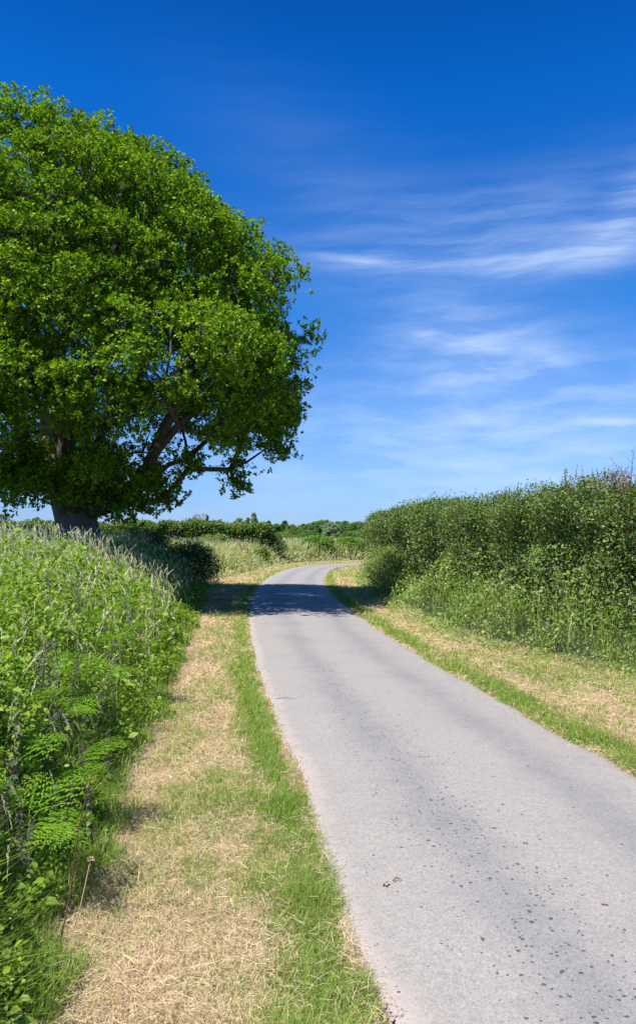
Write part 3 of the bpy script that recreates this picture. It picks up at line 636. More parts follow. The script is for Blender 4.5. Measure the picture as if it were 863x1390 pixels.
    g.v = [v - off.astype(np.float32) for v in g.v]; o = g.build('deadwood', M['paletwig'], root); tag(o, 'pale dead twigs poking out of the leaves', kind='stuff')
    # one taller green shoot with leaves
    k = np.argmin(abs(C0[:, 1]-14.0)); C, Nn = C0[k], None; b = np.array([C[0]-.55, C[1], 2.75])
    g = Geo(); tube(g, [b, b+np.array([.02, 0, .3]), b+np.array([-.02, 0, .55])], [.007, .005, .002], 4)
    for t in np.linspace(.3, 1, 9):
        dd = randdir(4); X, Y, Z = frames(dd, randdir(4)); s_ = np.full((4, 1), .055); g.inst(*LEAF, np.tile(b+np.array([0, 0, .55*t]), (4, 1)), X*s_, Y*s_, Z*s_)
    g.v = [v - off.astype(np.float32) for v in g.v]; o = g.build('shoot', M['rweed'], root); tag(o, 'single leafy green shoot standing taller than the hedge top')
right_hedge()

def right_weeds():
    """tangle of weeds between the hedge and the verge"""
    P = sample_ground(900000, 4.5, 50, 1.15, spread=.6); dr = sdist(P, FOOTR) + .9*(fbm(P[:, 0]*1.3, P[:, 1]*1.1, 64) - .47); dh = sdist(P, HEDGE)
    k = (dr > -.05) & (dh < -.1); P = P[k]; dr = dr[k]
    fn = fbm(P[:, 0]*1.5, P[:, 1]*1.2, 101); top = (.12 + 1.15*sstep(-.05, 1.7, dr))*(.35 + 1.3*fn)
    kk = rng.random(len(P)) < np.clip(.25 + 2.2*(fbm(P[:, 0]*2.3, P[:, 1]*2.0, 103)-.36), .15, 1); P = P[kk]; dr = dr[kk]; top = top[kk]
    z = top*(1 - rng.random(len(P))**2.2*.9); n = len(P)
    p = with_h(P) + np.c_[rng.normal(0, .02, (n, 2)), z]
    face = np.array([-.55, -.25, 0])
    nn = nrm(np.c_[rng.normal(0, .85, (n, 2)), np.ones(n)] + face); X, Y, Z = frames(nrm(np.cross(nn, randdir(n)) - np.array([0, 0, .2])), nn)
    s = (.028*np.clip((P[:, 1]/11)**.8, .8, 2.5)*rng.gamma(3.5, .30, n))[:, None]; g = Geo()
    a = rng.random(n) < .75; g.inst(*LEAF, p[a], X[a]*s[a], Y[a]*s[a], Z[a]*s[a], 0); g.inst(*LEAF, p[~a], X[~a]*s[~a], Y[~a]*s[~a], Z[~a]*s[~a], 1)
    # grasses rising through
    Q = P[rng.random(n) < .075]; drq = sdist(Q, FOOTR); h = (.16 + .95*sstep(-.05, 1.5, drq))*rng.uniform(.6, 1.25, len(Q))
    add_blades(g, with_h(Q), h, .006*np.clip(Q[:, 1]/10, .8, 4)*rng.uniform(.6, 1.4, len(Q)), 1, lean=.4, bias=(-.4, 0))
    Q = P[rng.random(n) < .003]; drq = sdist(Q, FOOTR); add_seed_grass(g, with_h(Q), .35 + .9*sstep(0, 1.5, drq)*rng.uniform(.8, 1.2, len(Q)), np.full(len(Q), .005), 2, 3)
    tag(g.build('undergrowth', [M['rweed'], M['blade'], M['stem'], M['seed']]), 'tangled mid green weeds sloping from the right hedge down to the verge', 'weeds', kind='stuff')
right_weeds()

# ------------------------------------------------------------------ the oak
TX, TY = -6.95, 22.3
def oak():
    base = np.array([TX, TY, float(height(np.array([[TX, TY]]))[0]) - .25])
    root = empty('oak_tree', base); tag(root, 'huge spreading oak with a dense green crown and thick grey trunk on the left', 'tree')
    ax, ay = -8.1, 22.2            # crown axis
    prof_z = np.array([2.7, 3.6, 4.6, 5.2, 6.2, 7.2, 8.4, 9.6, 10.8, 12.2, 13.2, 14.3, 15.2, 15.9, 16.6, 17.1])
    prof_r = .9*np.array([3.4, 5.0, 7.6, 8.8, 9.7, 10.1, 9.6, 8.9, 8.5, 8.1, 7.4, 6.2, 5.0, 3.7, 2.3, .8]); prof_z = 2 + (prof_z-2)*.86; prof_r = prof_r*np.interp(prof_z, [0, 9, 11.5, 15], [1, 1, .95, .9])
    r = np.random.default_rng(23); L = []; Rd = []
    tries = 0
    while len(L) < 760 and tries < 90000:
        tries += 1
        z = r.uniform(2.6, 13.6); th = r.uniform(0, 2*np.pi); R0 = np.interp(z, prof_z, prof_r)*(.86 + .26*vnoise(np.array([th*2.6+9]), np.array([z*.6]), 5)[0])
        f = r.random()**.5 if r.random() < .35 else r.uniform(.80, 1.0); rr = R0*f - .55
        if rr < 0: continue
        # the underside is hollow: only the skirt by the trunk and the hanging outer boughs come low
        zb = np.interp(rr/.88, [0, 3.6, 4.6, 6.0, 6.6, 7.4, 8.4, 9.2], [3.4, 2.9, 4.5, 5.7, 4.9, 4.5, 5.1, 5.9])
        zb = max(zb, np.interp(ax + rr*np.cos(th), [-13, -9.8, -9.0, -7.9], [5.3, 4.8, 4.0, 2.6]))
        if z < zb: continue
        if rr < R0*.6 and z < 9.6 and r.random() < .75: continue
        if fbm(np.array([th*4.5+20]), np.array([z*.75]), 15)[0] < .43 and r.random() < (.85 if np.sin(th) > -.35 or z > 8 else .35): continue      # hollows between the boughs
        p = np.array([ax + rr*np.cos(th), ay + rr*np.sin(th)*.72, z])
        rad = r.uniform(.42, .88)
        if L:
            dd = np.linalg.norm(np.array(L) - p, axis=1)
            if dd.min() < .66: continue
        L.append(p); Rd.append(rad)
    # low sprays seen against the sky
    for p, q in (((-2.75, 24.6, 3.7), .45), ((-2.95, 24.8, 4.3), .55), ((-1.5, 24.9, 4.9), .55), ((-4.2, 24, 4.3), .5), ((-5.0, 24.3, 3.4), .6), ((-6.3, 24.2, 3.2), .7), ((-9.8, 23.8, 3.6), .6), ((-10.4, 23.7, 4.3), .6), ((-5.6, 23.9, 3.7), .65), ((-7.2, 23.9, 3.7), .8), ((-8.2, 23.7, 3.8), .7)):
        L.append(np.array([p[0]*.9, p[1]*.9, 2+(p[2]-2)*.9])); Rd.append(q*.88)
    for _ in range(24): L.append(np.array([r.uniform(-10.2, -5.6), r.uniform(17.0, 18.6), r.uniform(4.6, 7.6)])); Rd.append(r.uniform(.4, .6))
    for _ in range(14): L.append(np.array([r.uniform(-8.6, -5.8), r.uniform(19.2, 20.8), r.uniform(3.2, 4.4)])); Rd.append(r.uniform(.4, .6))
    L = np.array(L); Rd = np.array(Rd)
    # --- limb network: each lobe hangs on the nearest node already grown
    trunk = base + .9*np.array([(0, 0, 0), (-.12, 0, 1.0), (-.45, 0, 2.2), (-.95, .05, 3.6), (-1.15, .1, 5.2), (-1.2, .1, 7.0), (-1.0, .2, 9.0), (-1.1, .2, 11.0), (-.9, .2, 13.0)])
    nodes = [t for t in trunk[2:]]; par = [-1] + list(range(len(nodes)-1)); cost = [2.0*i for i in range(len(nodes))]
    order = np.argsort(np.linalg.norm((L - trunk[4])*np.array([1, 1, 1.0]), axis=1)); lobe_node = {}
    for i in order:
        p = L[i]; A = np.array(nodes); dd = np.linalg.norm(A - p, axis=1); dz = np.maximum(0, A[:, 2] - p[2])
        k = int(np.argmin(dd + .42*np.array(cost) + (1.0 if p[2] > 4.6 else .1)*dz))
        # grow in steps with a wander
        q0 = A[k]; dist = dd[k]; steps = max(1, int(dist/1.1)); prev = k
        for sidx in range(1, steps+1):
            t = sidx/steps; q = q0*(1-t) + p*t + (r.normal(0, .17, 3)*min(dist, 2.2) if sidx < steps else 0) + np.array([0, 0, .10*dist*math.sin(math.pi*t)])
            nodes.append(q); par.append(prev); cost.append(cost[prev] + dist/steps); prev = len(nodes)-1
        lobe_node[i] = prev
    nn = len(nodes); w = np.ones(nn)*.0
    for i in lobe_node.values(): w[i] += 1
    ordr = sorted(range(nn), key=lambda i: -cost[i])
    for i in ordr:
        if par[i] >= 0 and i >= 7: w[par[i]] += w[i]
        elif par[i] >= 0: w[par[i]] += w[i]
    nodes = np.array(nodes)
    g = Geo(); inv = base.astype(np.float32)
    for i in range(7, nn):
        k = par[i]; r1 = .019*math.sqrt(max(w[i], 1)); r0 = min(.019*math.sqrt(max(w[k], 1)), r1*1.5+.01)
        m = (nodes[i]+nodes[k])/2 + r.normal(0, .05, 3); tube(g, [nodes[k], m, nodes[i]], [r0, (r0+r1)/2, r1], 6)
    # twigs inside the lobes
    for i in range(len(L)):
        for _ in range(7):
            dd = randdir(1, r)[0]; dd[2] = dd[2]*.6+.1; e = L[i] + dd*Rd[i]*.9; m = (L[i]+e)/2 + r.normal(0, .06, 3); tube(g, [L[i], m, e], [.012, .008, .003], 3)
    g.v = [v-inv for v in g.v]; g.build('branches', M['limb'], root, smooth=True)
    # trunk
    kk = 40; th = np.arange(kk)/kk*2*np.pi; zs = np.r_[np.linspace(0, 1, 9), np.linspace(1.25, 7.2, 28)]; V = []
    zt = trunk[:, 2]-base[2]
    for z in zs:
        c = np.array([np.interp(z, zt, trunk[:, 0]), np.interp(z, zt, trunk[:, 1]), base[2]+z]) - base
        rad = np.interp(z, [0, .3, .8, 1.6, 2.6, 4, 6, 8, 13], [.92, .78, .66, .60, .54, .46, .34, .24, .1])
        flute = 1 + (.07*np.exp(-z*.6)+.02)*np.sin(th*5+1+z*.2) + .035*np.sin(th*9+z*.6) + .05*(vnoise(th*6.0, np.full(kk, z*1.2), 7)-.5) + .06*(vnoise(th*14.0, np.full(kk, z*.9), 8)-.5)
        V.append(np.stack([c[0]+rad*flute*np.cos(th), c[1]+rad*flute*np.sin(th), np.full(kk, c[2])], 1))
    F = []
    for i in range(len(zs)-1):
        for j in range(kk):
            p, q = i*kk+j, i*kk+(j+1) % kk; F += [(p, q, q+kk), (p, q+kk, p+kk)]
    g = Geo(); g.add(np.concatenate(V), F); g.build('trunk', M['bark'], root, smooth=True)
    # --- leaves: clusters on the lobes' upper and outer shell
    ncl = 72; k = np.repeat(np.arange(len(L)), ncl); d = randdir(len(k), r); out = nrm((L - np.array([ax, ay, 6.5]))*np.array([1, 1, .8]))
    d = nrm(d + .35*out[k] + np.array([0, 0, .38])); rad = Rd[k]*np.where(r.random(len(k)) < .25, r.uniform(.2, .7, len(k)), r.uniform(.7, 1.2, len(k)))
    c = L[k] + d*rad[:, None]*np.array([1, 1, .72]) + r.normal(0, .05, (len(k), 3))
    nl = 11; kc = np.repeat(np.arange(len(c)), nl); dl2 = randdir(len(kc), r); dl2 = nrm(dl2 + .7*d[kc])
    p = c[kc] + dl2*r.uniform(.0, .07, (len(kc), 1)); nrmv = nrm(.55*d[kc] + np.array([0, 0, .55]) + r.normal(0, .45, (len(kc), 3)))
    X, Y, Z = frames(dl2, nrmv); s = (r.uniform(.062, .118, len(kc)))[:, None]
    g = Geo(); g.inst(*LEAF, p-inv, X*s*1.05, Y*s, Z*s); g.build('crown', M['oak'], root)
oak()

# ------------------------------------------------------------------ shrubs, hedges and trees further off
def bush(name, label, cat, loc, rx, ry, h, mat, nlobes=40, n_per=120, size=.07, group=None, seed=1, lobe=.33, stems=True, low=.0, kind=None, extra=None):
    r = np.random.default_rng(seed); x, y = loc; z0 = float(height(np.array([[x, y]]))[0])
    root = empty(name, (x, y, z0)); tag(root, label, cat, group)
    th = r.uniform(0, 2*np.pi, nlobes); zz = r.random(nlobes); rr = np.sqrt(np.clip(1-zz**2.2, 0, 1))*r.uniform(.55, 1, nlobes)
    Rl = h*lobe*r.uniform(.6, 1.1, nlobes)
    C = np.stack([rr*np.cos(th)*(rx-Rl*.5), rr*np.sin(th)*(ry-Rl*.5), low + .12*h + zz*(h*.88 - Rl*.7)], 1)
    C[:, 2] = np.maximum(C[:, 2], low + Rl*.35)
    g = Geo(); shell_leaves(g, C, Rl, n_per, size, LEAF, 0, inner=.45, r=r)
    ms = [mat]
    if extra: ms.append(extra[0]); sel = r.random(nlobes) < extra[1]; shell_leaves(g, C[sel], Rl[sel]*1.03, int(n_per*extra[2]), size*.9, LEAF, 1, inner=.9, r=r)
    g.build('foliage', ms, root)
    g = Geo()
    for i in range(min(nlobes, 18)):
        m = C[i]*.5 + np.array([0, 0, -.05*h]); tube(g, [(C[i][0]*.15, C[i][1]*.15, -.1), m, C[i]], [.012*h, .009*h, .003*h], 4)
    tag(g.build('brushwood', M['twig'], root), kind='stuff'); return root

def far_tree(name, label, px, ytop, wpx, Y, mat, shape='round', group=None, seed=1, dens=1.0, hide_trunk=False, lowfrac=.12, cat='tree', extra=None):
    """a tree placed by bearing px (tenths of a degree style) and distance, its height from the angle it subtends"""
    X = (px-431)/1000*Y; h = 2.0 + (730-ytop)/1000*Y; rad = wpx/2000*Y; z0 = float(height(np.array([[X, Y]]))[0]); h = h - z0
    r = np.random.default_rng(seed); root = empty(name, (X, Y, z0)); tag(root, label, cat, group)
    nl = int(95*dens); th = r.uniform(0, 2*np.pi, nl); zz = r.random(nl)**.85
    if shape == 'cone': prof = (1-zz)**.75*.95+.05
    elif shape == 'tall': prof = np.sqrt(np.clip(1-np.abs(2*zz-.8)**2.6, .05, 1))
    else: prof = np.sqrt(np.clip(1-np.abs(1.55*zz-.55)**2.3, .04, 1))
    rl = rad*(.25 if shape != 'cone' else .22)*r.uniform(.6, 1.1, nl)*(1-.35*zz)
    rr = prof*(rad-rl*.6)*r.uniform(.5, 1, nl); zc = h*lowfrac + zz*(h*(1-lowfrac)-rl*.8)
    C = np.stack([rr*np.cos(th), rr*np.sin(th), np.maximum(zc, rl*.5)], 1)
    size = max(.03*rad+.08, Y*.0013)
    g = Geo(); shell_leaves(g, C, rl, int(95*dens), size, LEAF, 0, inner=.5, r=r, up=.7); ms = [mat]
    if extra: ms.append(extra[0]); sel = r.random(nl) < extra[1]; shell_leaves(g, C[sel], rl[sel]*1.05, extra[2], size, LEAF, 1, inner=.9, r=r)
    g.build('crown', ms, root)
    g = Geo(); tw = max(.10, .035*h); tube(g, [(0, 0, -.3), (.02*h, 0, h*.3), (0, .01*h, h*.62), (0, 0, h*.86)], [tw*1.2, tw*.85, tw*.5, tw*.15], 7)
    for i in range(min(nl, 16)):
        zb = min(C[i][2]*.7, h*.6); tube(g, [(0, 0, zb), C[i]*np.array([.5, .5, .92]), C[i]], [tw*.35, tw*.22, tw*.08], 4)
    g.build('trunk', M['twig'], root); return root

def bare_tree(px, ytop, wpx, Y):
    X = (px-431)/1000*Y; z0 = float(height(np.array([[X, Y]]))[0]); h = 2.0+(730-ytop)/1000*Y - z0; r = np.random.default_rng(77)
    root = empty('dead_tree', (X, Y, z0)); tag(root, 'leafless pale grey tree standing up behind the far field hedge', 'tree'); T = Geo(); B = Geo()
    tube(T, [(0, 0, -.2), (.1, 0, h*.35), (0, 0, h*.6)], [.24, .18, .1], 6)
    def grow(p, d, L, rad, depth):
        e = p + d*L; m = (p+e)/2 + r.normal(0, .05*L, 3); tube(B, [p, m, e], [rad, rad*.85, rad*.65], 4)
        if depth == 0: return
        for _ in range(3):
            dd = nrm(d + r.normal(0, .42, 3) + np.array([0, 0, .1])); grow(e, dd, L*.68, max(rad*.62, .035), depth-1)
    for i in range(6):
        a = i*1.05; grow(np.array([0, 0, h*(.36+.04*i)]), nrm(np.array([math.cos(a)*.55, math.sin(a)*.55, 1.0])), h*.2, .09, 3)
    T.build('trunk', M['paletwig'], root); B.build('branches', M['paletwig'], root)

def distance():
    # long clipped field hedge running across behind the oak
    def field_hedge(x0, y0, x1, y1, h, hw, label, seed, mat, lobes, n_per, size):
        r = np.random.default_rng(seed); c = np.array([(x0+x1)/2, (y0+y1)/2]); z0 = float(height(c[None])[0]); root = empty('field_hedge', (*c, z0)); tag(root, label, 'hedge')
        t = r.random(lobes); P = np.stack([x0+(x1-x0)*t, y0+(y1-y0)*t], 1); nv = nrm(np.array([-(y1-y0), x1-x0])); o = r.uniform(-1, 1, lobes)*hw
        zz = r.uniform(.12, 1, lobes); zz = np.where(r.random(lobes) < .4, r.uniform(.85, 1, lobes), zz)
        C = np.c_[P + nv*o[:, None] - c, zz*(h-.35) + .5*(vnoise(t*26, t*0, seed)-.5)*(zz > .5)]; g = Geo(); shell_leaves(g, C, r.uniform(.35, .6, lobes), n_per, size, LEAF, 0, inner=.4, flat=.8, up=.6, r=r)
        tp = C[:, 2] > (h-.35)*.66; shell_leaves(g, C[tp] + np.array([0, 0, .12]), np.full(tp.sum(), .4), n_per//2, size*.9, LEAF, 1, inner=.7, flat=.6, up=.9, r=r)  # sunlit hedge top painted in: lighter leaf layer above the shade-coloured leaves
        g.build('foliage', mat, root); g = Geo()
        for i in range(60):
            q = C[i]; tube(g, [(q[0], q[1], -.1), (q[0]+.05, q[1], q[2]*.5), q], [.05, .035, .01], 4)
        tag(g.build('brushwood', M['twig'], root), kind='stuff')
    field_hedge(-30, 62, -4.0, 58, 2.35, .8, 'long trimmed field hedge crossing behind the oak trunk', 5, [M['hedge_shade'], M['fieldhedge']], 1400, 70, .16)
    for i, (x, y, rx, h_, lab) in enumerate(((-16.5, 52.5, 2.2, 1.5, 'light green bush in front of the field hedge, nearest to the oak trunk'), (-11.5, 53.5, 1.9, 1.3, 'low light green bush in front of the middle of the field hedge'), (-7.6, 54.5, 1.7, 1.4, 'light green bush in front of the right end of the field hedge'))):
        bush('bush', lab, 'bush', (x, y), rx, 1.2, h_, M['far_yellow'], 46, 110, .12, seed=70+i)
    # dark shrubs in the oak's shade at the end of the bank
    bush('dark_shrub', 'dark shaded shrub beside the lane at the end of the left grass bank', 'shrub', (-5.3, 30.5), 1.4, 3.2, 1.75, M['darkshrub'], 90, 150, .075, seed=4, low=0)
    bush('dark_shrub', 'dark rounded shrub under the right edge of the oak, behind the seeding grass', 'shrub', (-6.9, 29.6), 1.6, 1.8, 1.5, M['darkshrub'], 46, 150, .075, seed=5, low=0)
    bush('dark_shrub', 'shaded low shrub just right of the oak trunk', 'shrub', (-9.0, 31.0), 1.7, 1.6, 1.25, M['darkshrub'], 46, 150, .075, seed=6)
    bush('dark_shrub', 'dark round bush ending the field hedge near the bend', 'shrub', (-3.75, 58.2), 1.35, 1.2, 2.0, M['darkshrub'], 46, 120, .12, seed=8)
    # bright brambles behind the bend
    bush('bramble_bush', 'bright green bramble bush behind the bend of the lane', 'bush', (-.15, 66.6), 1.9, 1.3, 1.35, M['bramble'], 50, 130, .13, seed=9)
    bush('bramble_bush', 'bright green bramble bush next to the right hedge beyond the bend', 'bush', (2.9, 69.0), 2.0, 1.3, 1.15, M['bramble'], 50, 130, .13, seed=10)
    bush('bramble_bush', 'small olive bush in the rough grass left of the bend', 'bush', (-4.1, 53.0), .8, .8, 1.05, M['fieldhedge'], 24, 110, .10, seed=11)
    bush('bush', 'low rounded leafy bush at the foot of the right hedge where the lane bends away', 'bush', (2.85, 29.5), 1.1, 6.5, 1.5, M['rweed'], 170, 150, .055, seed=12)
    # dead pinkish plant
    b = with_h(np.array([[-5.2, 51.0]]))[0]; g = Geo(); r = np.random.default_rng(4)
    for i in range(34):
        a = r.uniform(0, 6.28); l = r.uniform(.2, .6); hh = r.uniform(.7, 1.25); tube(g, [b, b+np.array([math.cos(a)*l*.4, math.sin(a)*l*.4, hh*.6]), b+np.array([math.cos(a)*l, math.sin(a)*l, hh])], [.02, .018, .012], 3)
    tag(g.build('dead_plant', M['pinkdead'], origin=b), 'dead pinkish brown weed clump standing in the rough grass left of the bend', 'plant')
    T = far_tree
    T('tree', 'dark tree at the far left edge behind the seeding grass', 2, 697, 42, 130, M['far_dark'], seed=31, dens=1.0)
    T('bush', 'low round bush on the skyline left of the oak trunk', 50, 702, 26, 120, M['far_dark'], seed=32, cat='bush', dens=.8)
    T('bush', 'low scrubby bush between the skyline bush and the tree at the left edge', 33, 709, 26, 118, M['far_green'], seed=33, cat='bush', dens=.8)
    T('bush', 'small bush against the left side of the oak trunk', 72, 710, 26, 122, M['far_green'], seed=34, cat='bush', dens=.8)
    T('bush', 'green bush rising over the field hedge left of the bare tree', 252, 708, 28, 90, M['far_green'], seed=35, cat='bush', dens=.8)
    bare_tree(270, 696, 26, 95)
    T('tree', 'slim pale conical tree right of the bare tree', 281, 699, 12, 95, M['far_pale'], 'cone', seed=36, dens=.8)
    T('elder_bush', 'cream flowering bush below the slim conical tree', 276, 711, 20, 90, M['far_green'], seed=37, cat='bush', extra=(M['blossom'], .35, 12), dens=.8)
    T('tree', 'pale grey-green round tree at the left of the distant group', 325, 703, 27, 210, M['far_pale'], seed=38)
    T('tree', 'dark small tree between the pale tree and the pointed poplar', 336, 703, 16, 215, M['far_dark'], 'tall', seed=39)
    T('tree', 'tall pointed poplar, highest of the distant trees', 344, 696, 25, 205, M['far_pale'], 'cone', seed=40)
    T('tree', 'green tree below and right of the pointed poplar', 358, 711, 28, 200, M['far_green'], seed=41)
    T('tree', 'small dark pointed tree right of the poplar', 364, 707, 14, 230, M['far_dark'], 'tall', seed=42)
    T('tree', 'small bluish domed tree in the gap of the distant treeline', 386, 707, 17, 240, M['far_dark'], 'tall', seed=43)
    T('tree', 'mid green tree just left of the bluish domed tree', 374, 711, 24, 235, M['far_green'], seed=44)
    T('tree', 'yellowish green low tree in front of the bluish domed tree', 397, 712, 30, 200, M['far_yellow'], seed=45)
    T('tree', 'green low tree left of the wood behind the yellowish one', 411, 711, 28, 230, M['far_green'], seed=46)
    for i, (px, yt, w, lab) in enumerate(((424, 708, 34, 'green tree at the left end of the distant wood'), (438, 705, 40, 'highest rounded tree behind the pale willow'), (470, 707, 40, 'rounded green tree of the wood right of the pale willow'), (486, 707.5, 40, 'green tree of the wood above the bramble bush'), (503, 709, 36, 'tree of the distant wood half hidden by the right hedge'), (458, 708, 26, 'tree of the wood showing just behind the willow'))):
        T('tree', lab, px, yt, w, 185 + i*3, M['far_green'], seed=50+i, dens=1.2, lowfrac=.05, group='trees of the distant wood')
    T('willow_tree', 'pale silvery willow standing in front of the distant wood', 449, 708.5, 29, 160, M['far_pale'], seed=60, dens=1.2, lowfrac=.05)
    T('bush', 'low green scrub below the left end of the wood', 418, 720, 40, 150, M['far_green'], seed=61, cat='bush', lowfrac=.03)
    T('bush', 'low yellowish scrub below the poplar', 385, 722, 44, 140, M['far_yellow'], seed=62, cat='bush', lowfrac=.03)
    T('bush', 'low green scrub under the rounded tree of the wood', 478, 721, 44, 150, M['far_green'], seed=63, cat='bush', lowfrac=.03)
    # rough meadow: one mass of grass and weeds behind the left verge and beyond the bend
    n = 150000; y = rng.uniform(30, 105, n)**1.0; x = rng.uniform(-.50, .22, n)*y; P = np.stack([x, y], 1); dl = -sdist(P, FOOTL)
    k = (dl > 0) & ((y > 36) | (dl > 4)); P = P[k]; dl = dl[k]; f = fbm(P[:, 0]*.5, P[:, 1]*.5, 111)
    H = (.25 + .62*sstep(0, 1.6, dl))*(.6 + .8*f)*rng.uniform(.6, 1.2, len(P)); g = Geo()
    add_blades(g, with_h(P), H, .0011*P[:, 1]*rng.uniform(.6, 1.4, len(P)), 0, lean=.4)
    Q = P[rng.random(len(P)) < .11*sstep(.35, .6, fbm(P[:, 0]*.3, P[:, 1]*.2, 115))+.025]; dq = -sdist(Q, FOOTL); k = dq > .8; Q = Q[k]
    add_seed_grass(g, with_h(Q), rng.uniform(.85, 1.35, len(Q)), .00048*Q[:, 1], 0, 1, lean=.2)
    k = rng.random(len(P)) < .45; Q = P[k]; hq = H[k]; m = len(Q); nn = nrm(np.c_[rng.normal(0, .6, (m, 2)), np.ones(m)]); X, Y, Z = frames(nrm(np.cross(nn, randdir(m))), nn); s = (.0022*Q[:, 1]*rng.uniform(.5, 1.4, m))[:, None]
    g.inst(*LEAF, with_h(Q) + np.c_[np.zeros((m, 2)), hq*rng.uniform(.3, 1, m)], X*s, Y*s, Z*s, 0)
    tag(g.build('meadow_grass', [M['meadow'], M['reed']]), 'rough pale seeding meadow grass behind the bend and along the left of the lane', 'meadow', kind='stuff')
distance()

# ------------------------------------------------------------------ sun, sky, camera
EL, AZ = R(60.5), R(-131)        # azimuth from +Y, clockwise
sd = Vector((math.sin(AZ)*math.cos(EL), math.cos(AZ)*math.cos(EL), math.sin(EL)))
su = bpy.data.lights.new('sun', 'SUN'); su.energy = 4.6; su.angle = R(.53); su.color = (1.0, .955, .88)
so = bpy.data.objects.new('sun', su); COL.objects.link(so); so.rotation_euler = sd.to_track_quat('Z', 'Y').to_euler()

w = bpy.data.worlds.new('World'); sc.world = w; w.use_nodes = True; nt = w.node_tree; nt.nodes.clear(); L = nt.links.new
sky = N(nt, 'ShaderNodeTexSky', sky_type='NISHITA', sun_disc=False, sun_elevation=EL, sun_rotation=AZ % (2*math.pi)); sky.air_density = 1.0; sky.dust_density = .25; sky.ozone_density = 3.0
tc = N(nt, 'ShaderNodeTexCoord'); sp = N(nt, 'ShaderNodeSeparateXYZ'); L(tc.outputs['Generated'], sp.inputs[0])
def mth(op, a, b=None, c=None, clamp=False):
    n = N(nt, 'ShaderNodeMath', operation=op); n.use_clamp = clamp
    for i, q in enumerate((a, b, c)):
        if q is None: continue
        if isinstance(q, (int, float)): n.inputs[i].default_value = q
        else: L(q, n.inputs[i])
    return n.outputs[0]
az = mth('ARCTAN2', sp.outputs[0], sp.outputs[1]); el = mth('ARCSINE', sp.outputs[2])
def px2(px, py): a = math.atan((px-431)/1000); return a, math.atan((730-py)/1000*math.cos(a))
def gauss(px, py, wpx, hpx, rot=0):
    a0, e0 = px2(px, py); da = mth('SUBTRACT', az, a0); de = mth('SUBTRACT', el, e0); c, s = math.cos(rot), math.sin(rot)
    u = mth('ADD', mth('MULTIPLY', da, c), mth('MULTIPLY', de, s)); v = mth('ADD', mth('MULTIPLY', da, -s), mth('MULTIPLY', de, c))
    u = mth('DIVIDE', u, wpx/1000); v = mth('DIVIDE', v, hpx/1000)
    return mth('EXPONENT', mth('MULTIPLY', mth('ADD', mth('MULTIPLY', u, u), mth('MULTIPLY', v, v)), -1.0))
cmb = N(nt, 'ShaderNodeCombineXYZ'); L(az, cmb.inputs[0]); L(el, cmb.inputs[1])
wn = N(nt, 'ShaderNodeTexNoise', i_Scale=4.0, i_Detail=3.0); L(cmb.outputs[0], wn.inputs['Vector'])
ws = N(nt, 'ShaderNodeVectorMath', operation='SCALE'); L(wn.outputs['Color'], ws.inputs[0]); ws.inputs['Scale'].default_value = .05
wa = N(nt, 'ShaderNodeVectorMath', operation='ADD'); L(cmb.outputs[0], wa.inputs[0]); L(ws.outputs[0], wa.inputs[1])
def streak(sx, sy, rot, scale, lo, hi, det=7.0):
    mp = N(nt, 'ShaderNodeMapping'); mp.inputs['Scale'].default_value = (sx, sy, 1); mp.inputs['Rotation'].default_value = (0, 0, rot); L(wa.outputs[0], mp.inputs[0])
    n = N(nt, 'ShaderNodeTexNoise', i_Scale=scale, i_Detail=det, i_Roughness=.6); L(mp.outputs[0], n.inputs['Vector'])
    return mth('DIVIDE', mth('SUBTRACT', n.outputs[0], lo), hi-lo, clamp=True)
s1 = streak(1.0, 9.0, -.05, 4.5, .40, .70, 14.0); s2 = streak(1.3, 6.5, .35, 5.5, .42, .74, 14.0)
def lin(*terms):
    t = terms[0]
    for q in terms[1:]: t = mth('ADD', t, q)
    return t
c1 = lin(mth('MULTIPLY', gauss(580, 360, 140, 9, -.03), .38), mth('MULTIPLY', gauss(480, 352, 60, 5, -.12), .42), mth('MULTIPLY', gauss(800, 340, 210, 24, .06), .46), mth('MULTIPLY', gauss(680, 306, 270, 48, .05), .30), mth('MULTIPLY', gauss(850, 285, 50, 30, .8), .35))
c2 = lin(mth('MULTIPLY', gauss(640, 465, 110, 60, -.2), .60), mth('MULTIPLY', gauss(700, 560, 320, 85, .0), .52), mth('MULTIPLY', gauss(580, 455, 22, 7, .1), .45), mth('MULTIPLY', gauss(758, 492, 40, 9, -.45), .30), mth('MULTIPLY', gauss(520, 640, 500, 70), .35))
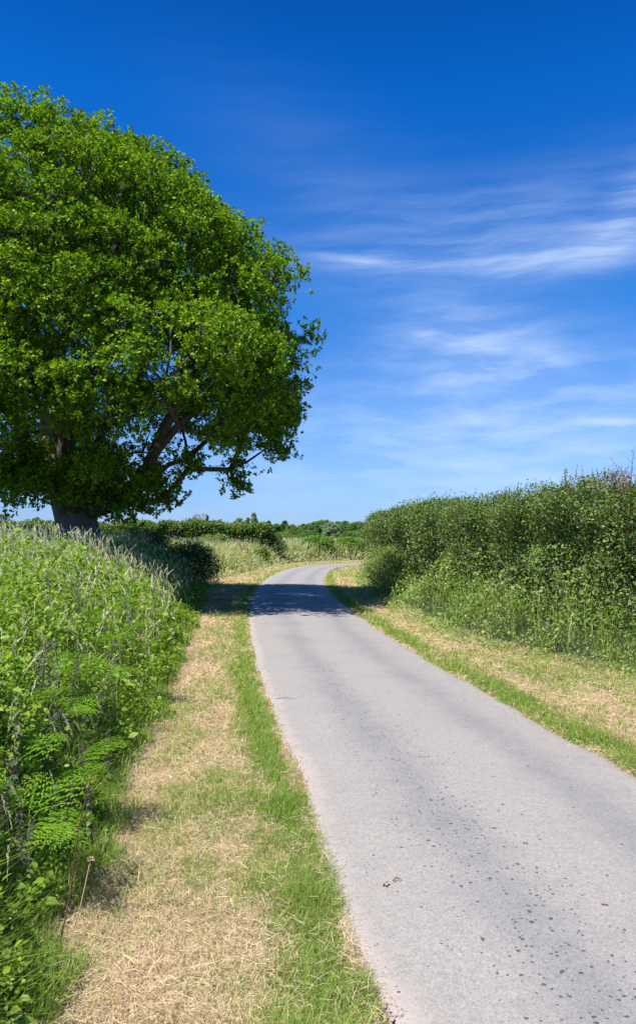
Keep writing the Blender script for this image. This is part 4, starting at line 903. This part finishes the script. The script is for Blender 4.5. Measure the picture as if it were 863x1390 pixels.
c3 = lin(mth('MULTIPLY', gauss(828, 573, 40, 5, -.06), .7), mth('MULTIPLY', gauss(690, 650, 120, 30), .35), mth('MULTIPLY', gauss(470, 250, 180, 60, -.4), .10), mth('MULTIPLY', gauss(610, 602, 60, 7, -.25), .25))
cl = lin(mth('MULTIPLY', c1, mth('ADD', mth('MULTIPLY', s1, .85), .25)), mth('MULTIPLY', c2, mth('ADD', mth('MULTIPLY', s2, .7), .30)), mth('MULTIPLY', c3, mth('ADD', mth('MULTIPLY', s1, .6), .35)))
cl = mth('MULTIPLY', mth('MINIMUM', cl, .85), .80)
tint = ramp(nt, mth('DIVIDE', el, R(90)), [(0, (.32,.47,.86)), (.026, (.30,.45,.82)), (.082, (.25,.47,.78)), (.20, (.10,.46,.88)), (.34, (.016,.40,.93)), (.42, (.010,.275,.72)), (.62, (.30,.52,.85))])
tm = N(nt, 'ShaderNodeMix', data_type='RGBA', blend_type='MULTIPLY'); tm.inputs[0].default_value = 1; L(sky.outputs[0], tm.inputs[6]); L(tint.outputs[0], tm.inputs[7])
mx = N(nt, 'ShaderNodeMix', data_type='RGBA'); L(cl, mx.inputs[0]); L(tm.outputs[2], mx.inputs[6]); mx.inputs[7].default_value = (4.2, 5.0, 6.3, 1)
bg = N(nt, 'ShaderNodeBackground'); bg.inputs[1].default_value = .10; L(mx.outputs[2], bg.inputs[0])
wo = N(nt, 'ShaderNodeOutputWorld'); L(bg.outputs[0], wo.inputs[0])

cam = bpy.data.cameras.new('camera'); cam.sensor_fit = 'VERTICAL'; cam.sensor_height = 36; cam.sensor_width = 36
cam.lens = 36*1000/1390; cam.shift_y = -(695-730)/1390; cam.clip_end = 6000; cam.clip_start = .05
co = bpy.data.objects.new('camera', cam); COL.objects.link(co); co.location = (0, 0, 2.0); co.rotation_euler = (R(90), 0, 0); sc.camera = co

sc.render.engine = 'CYCLES'; sc.cycles.max_bounces = 5; sc.cycles.diffuse_bounces = 4; sc.cycles.transmission_bounces = 4; sc.cycles.glossy_bounces = 2
sc.cycles.use_adaptive_sampling = True; sc.cycles.adaptive_threshold = .01
sc.view_settings.view_transform = 'Standard'; sc.view_settings.look = 'None'; sc.view_settings.gamma = 1; sc.view_settings.exposure = .98
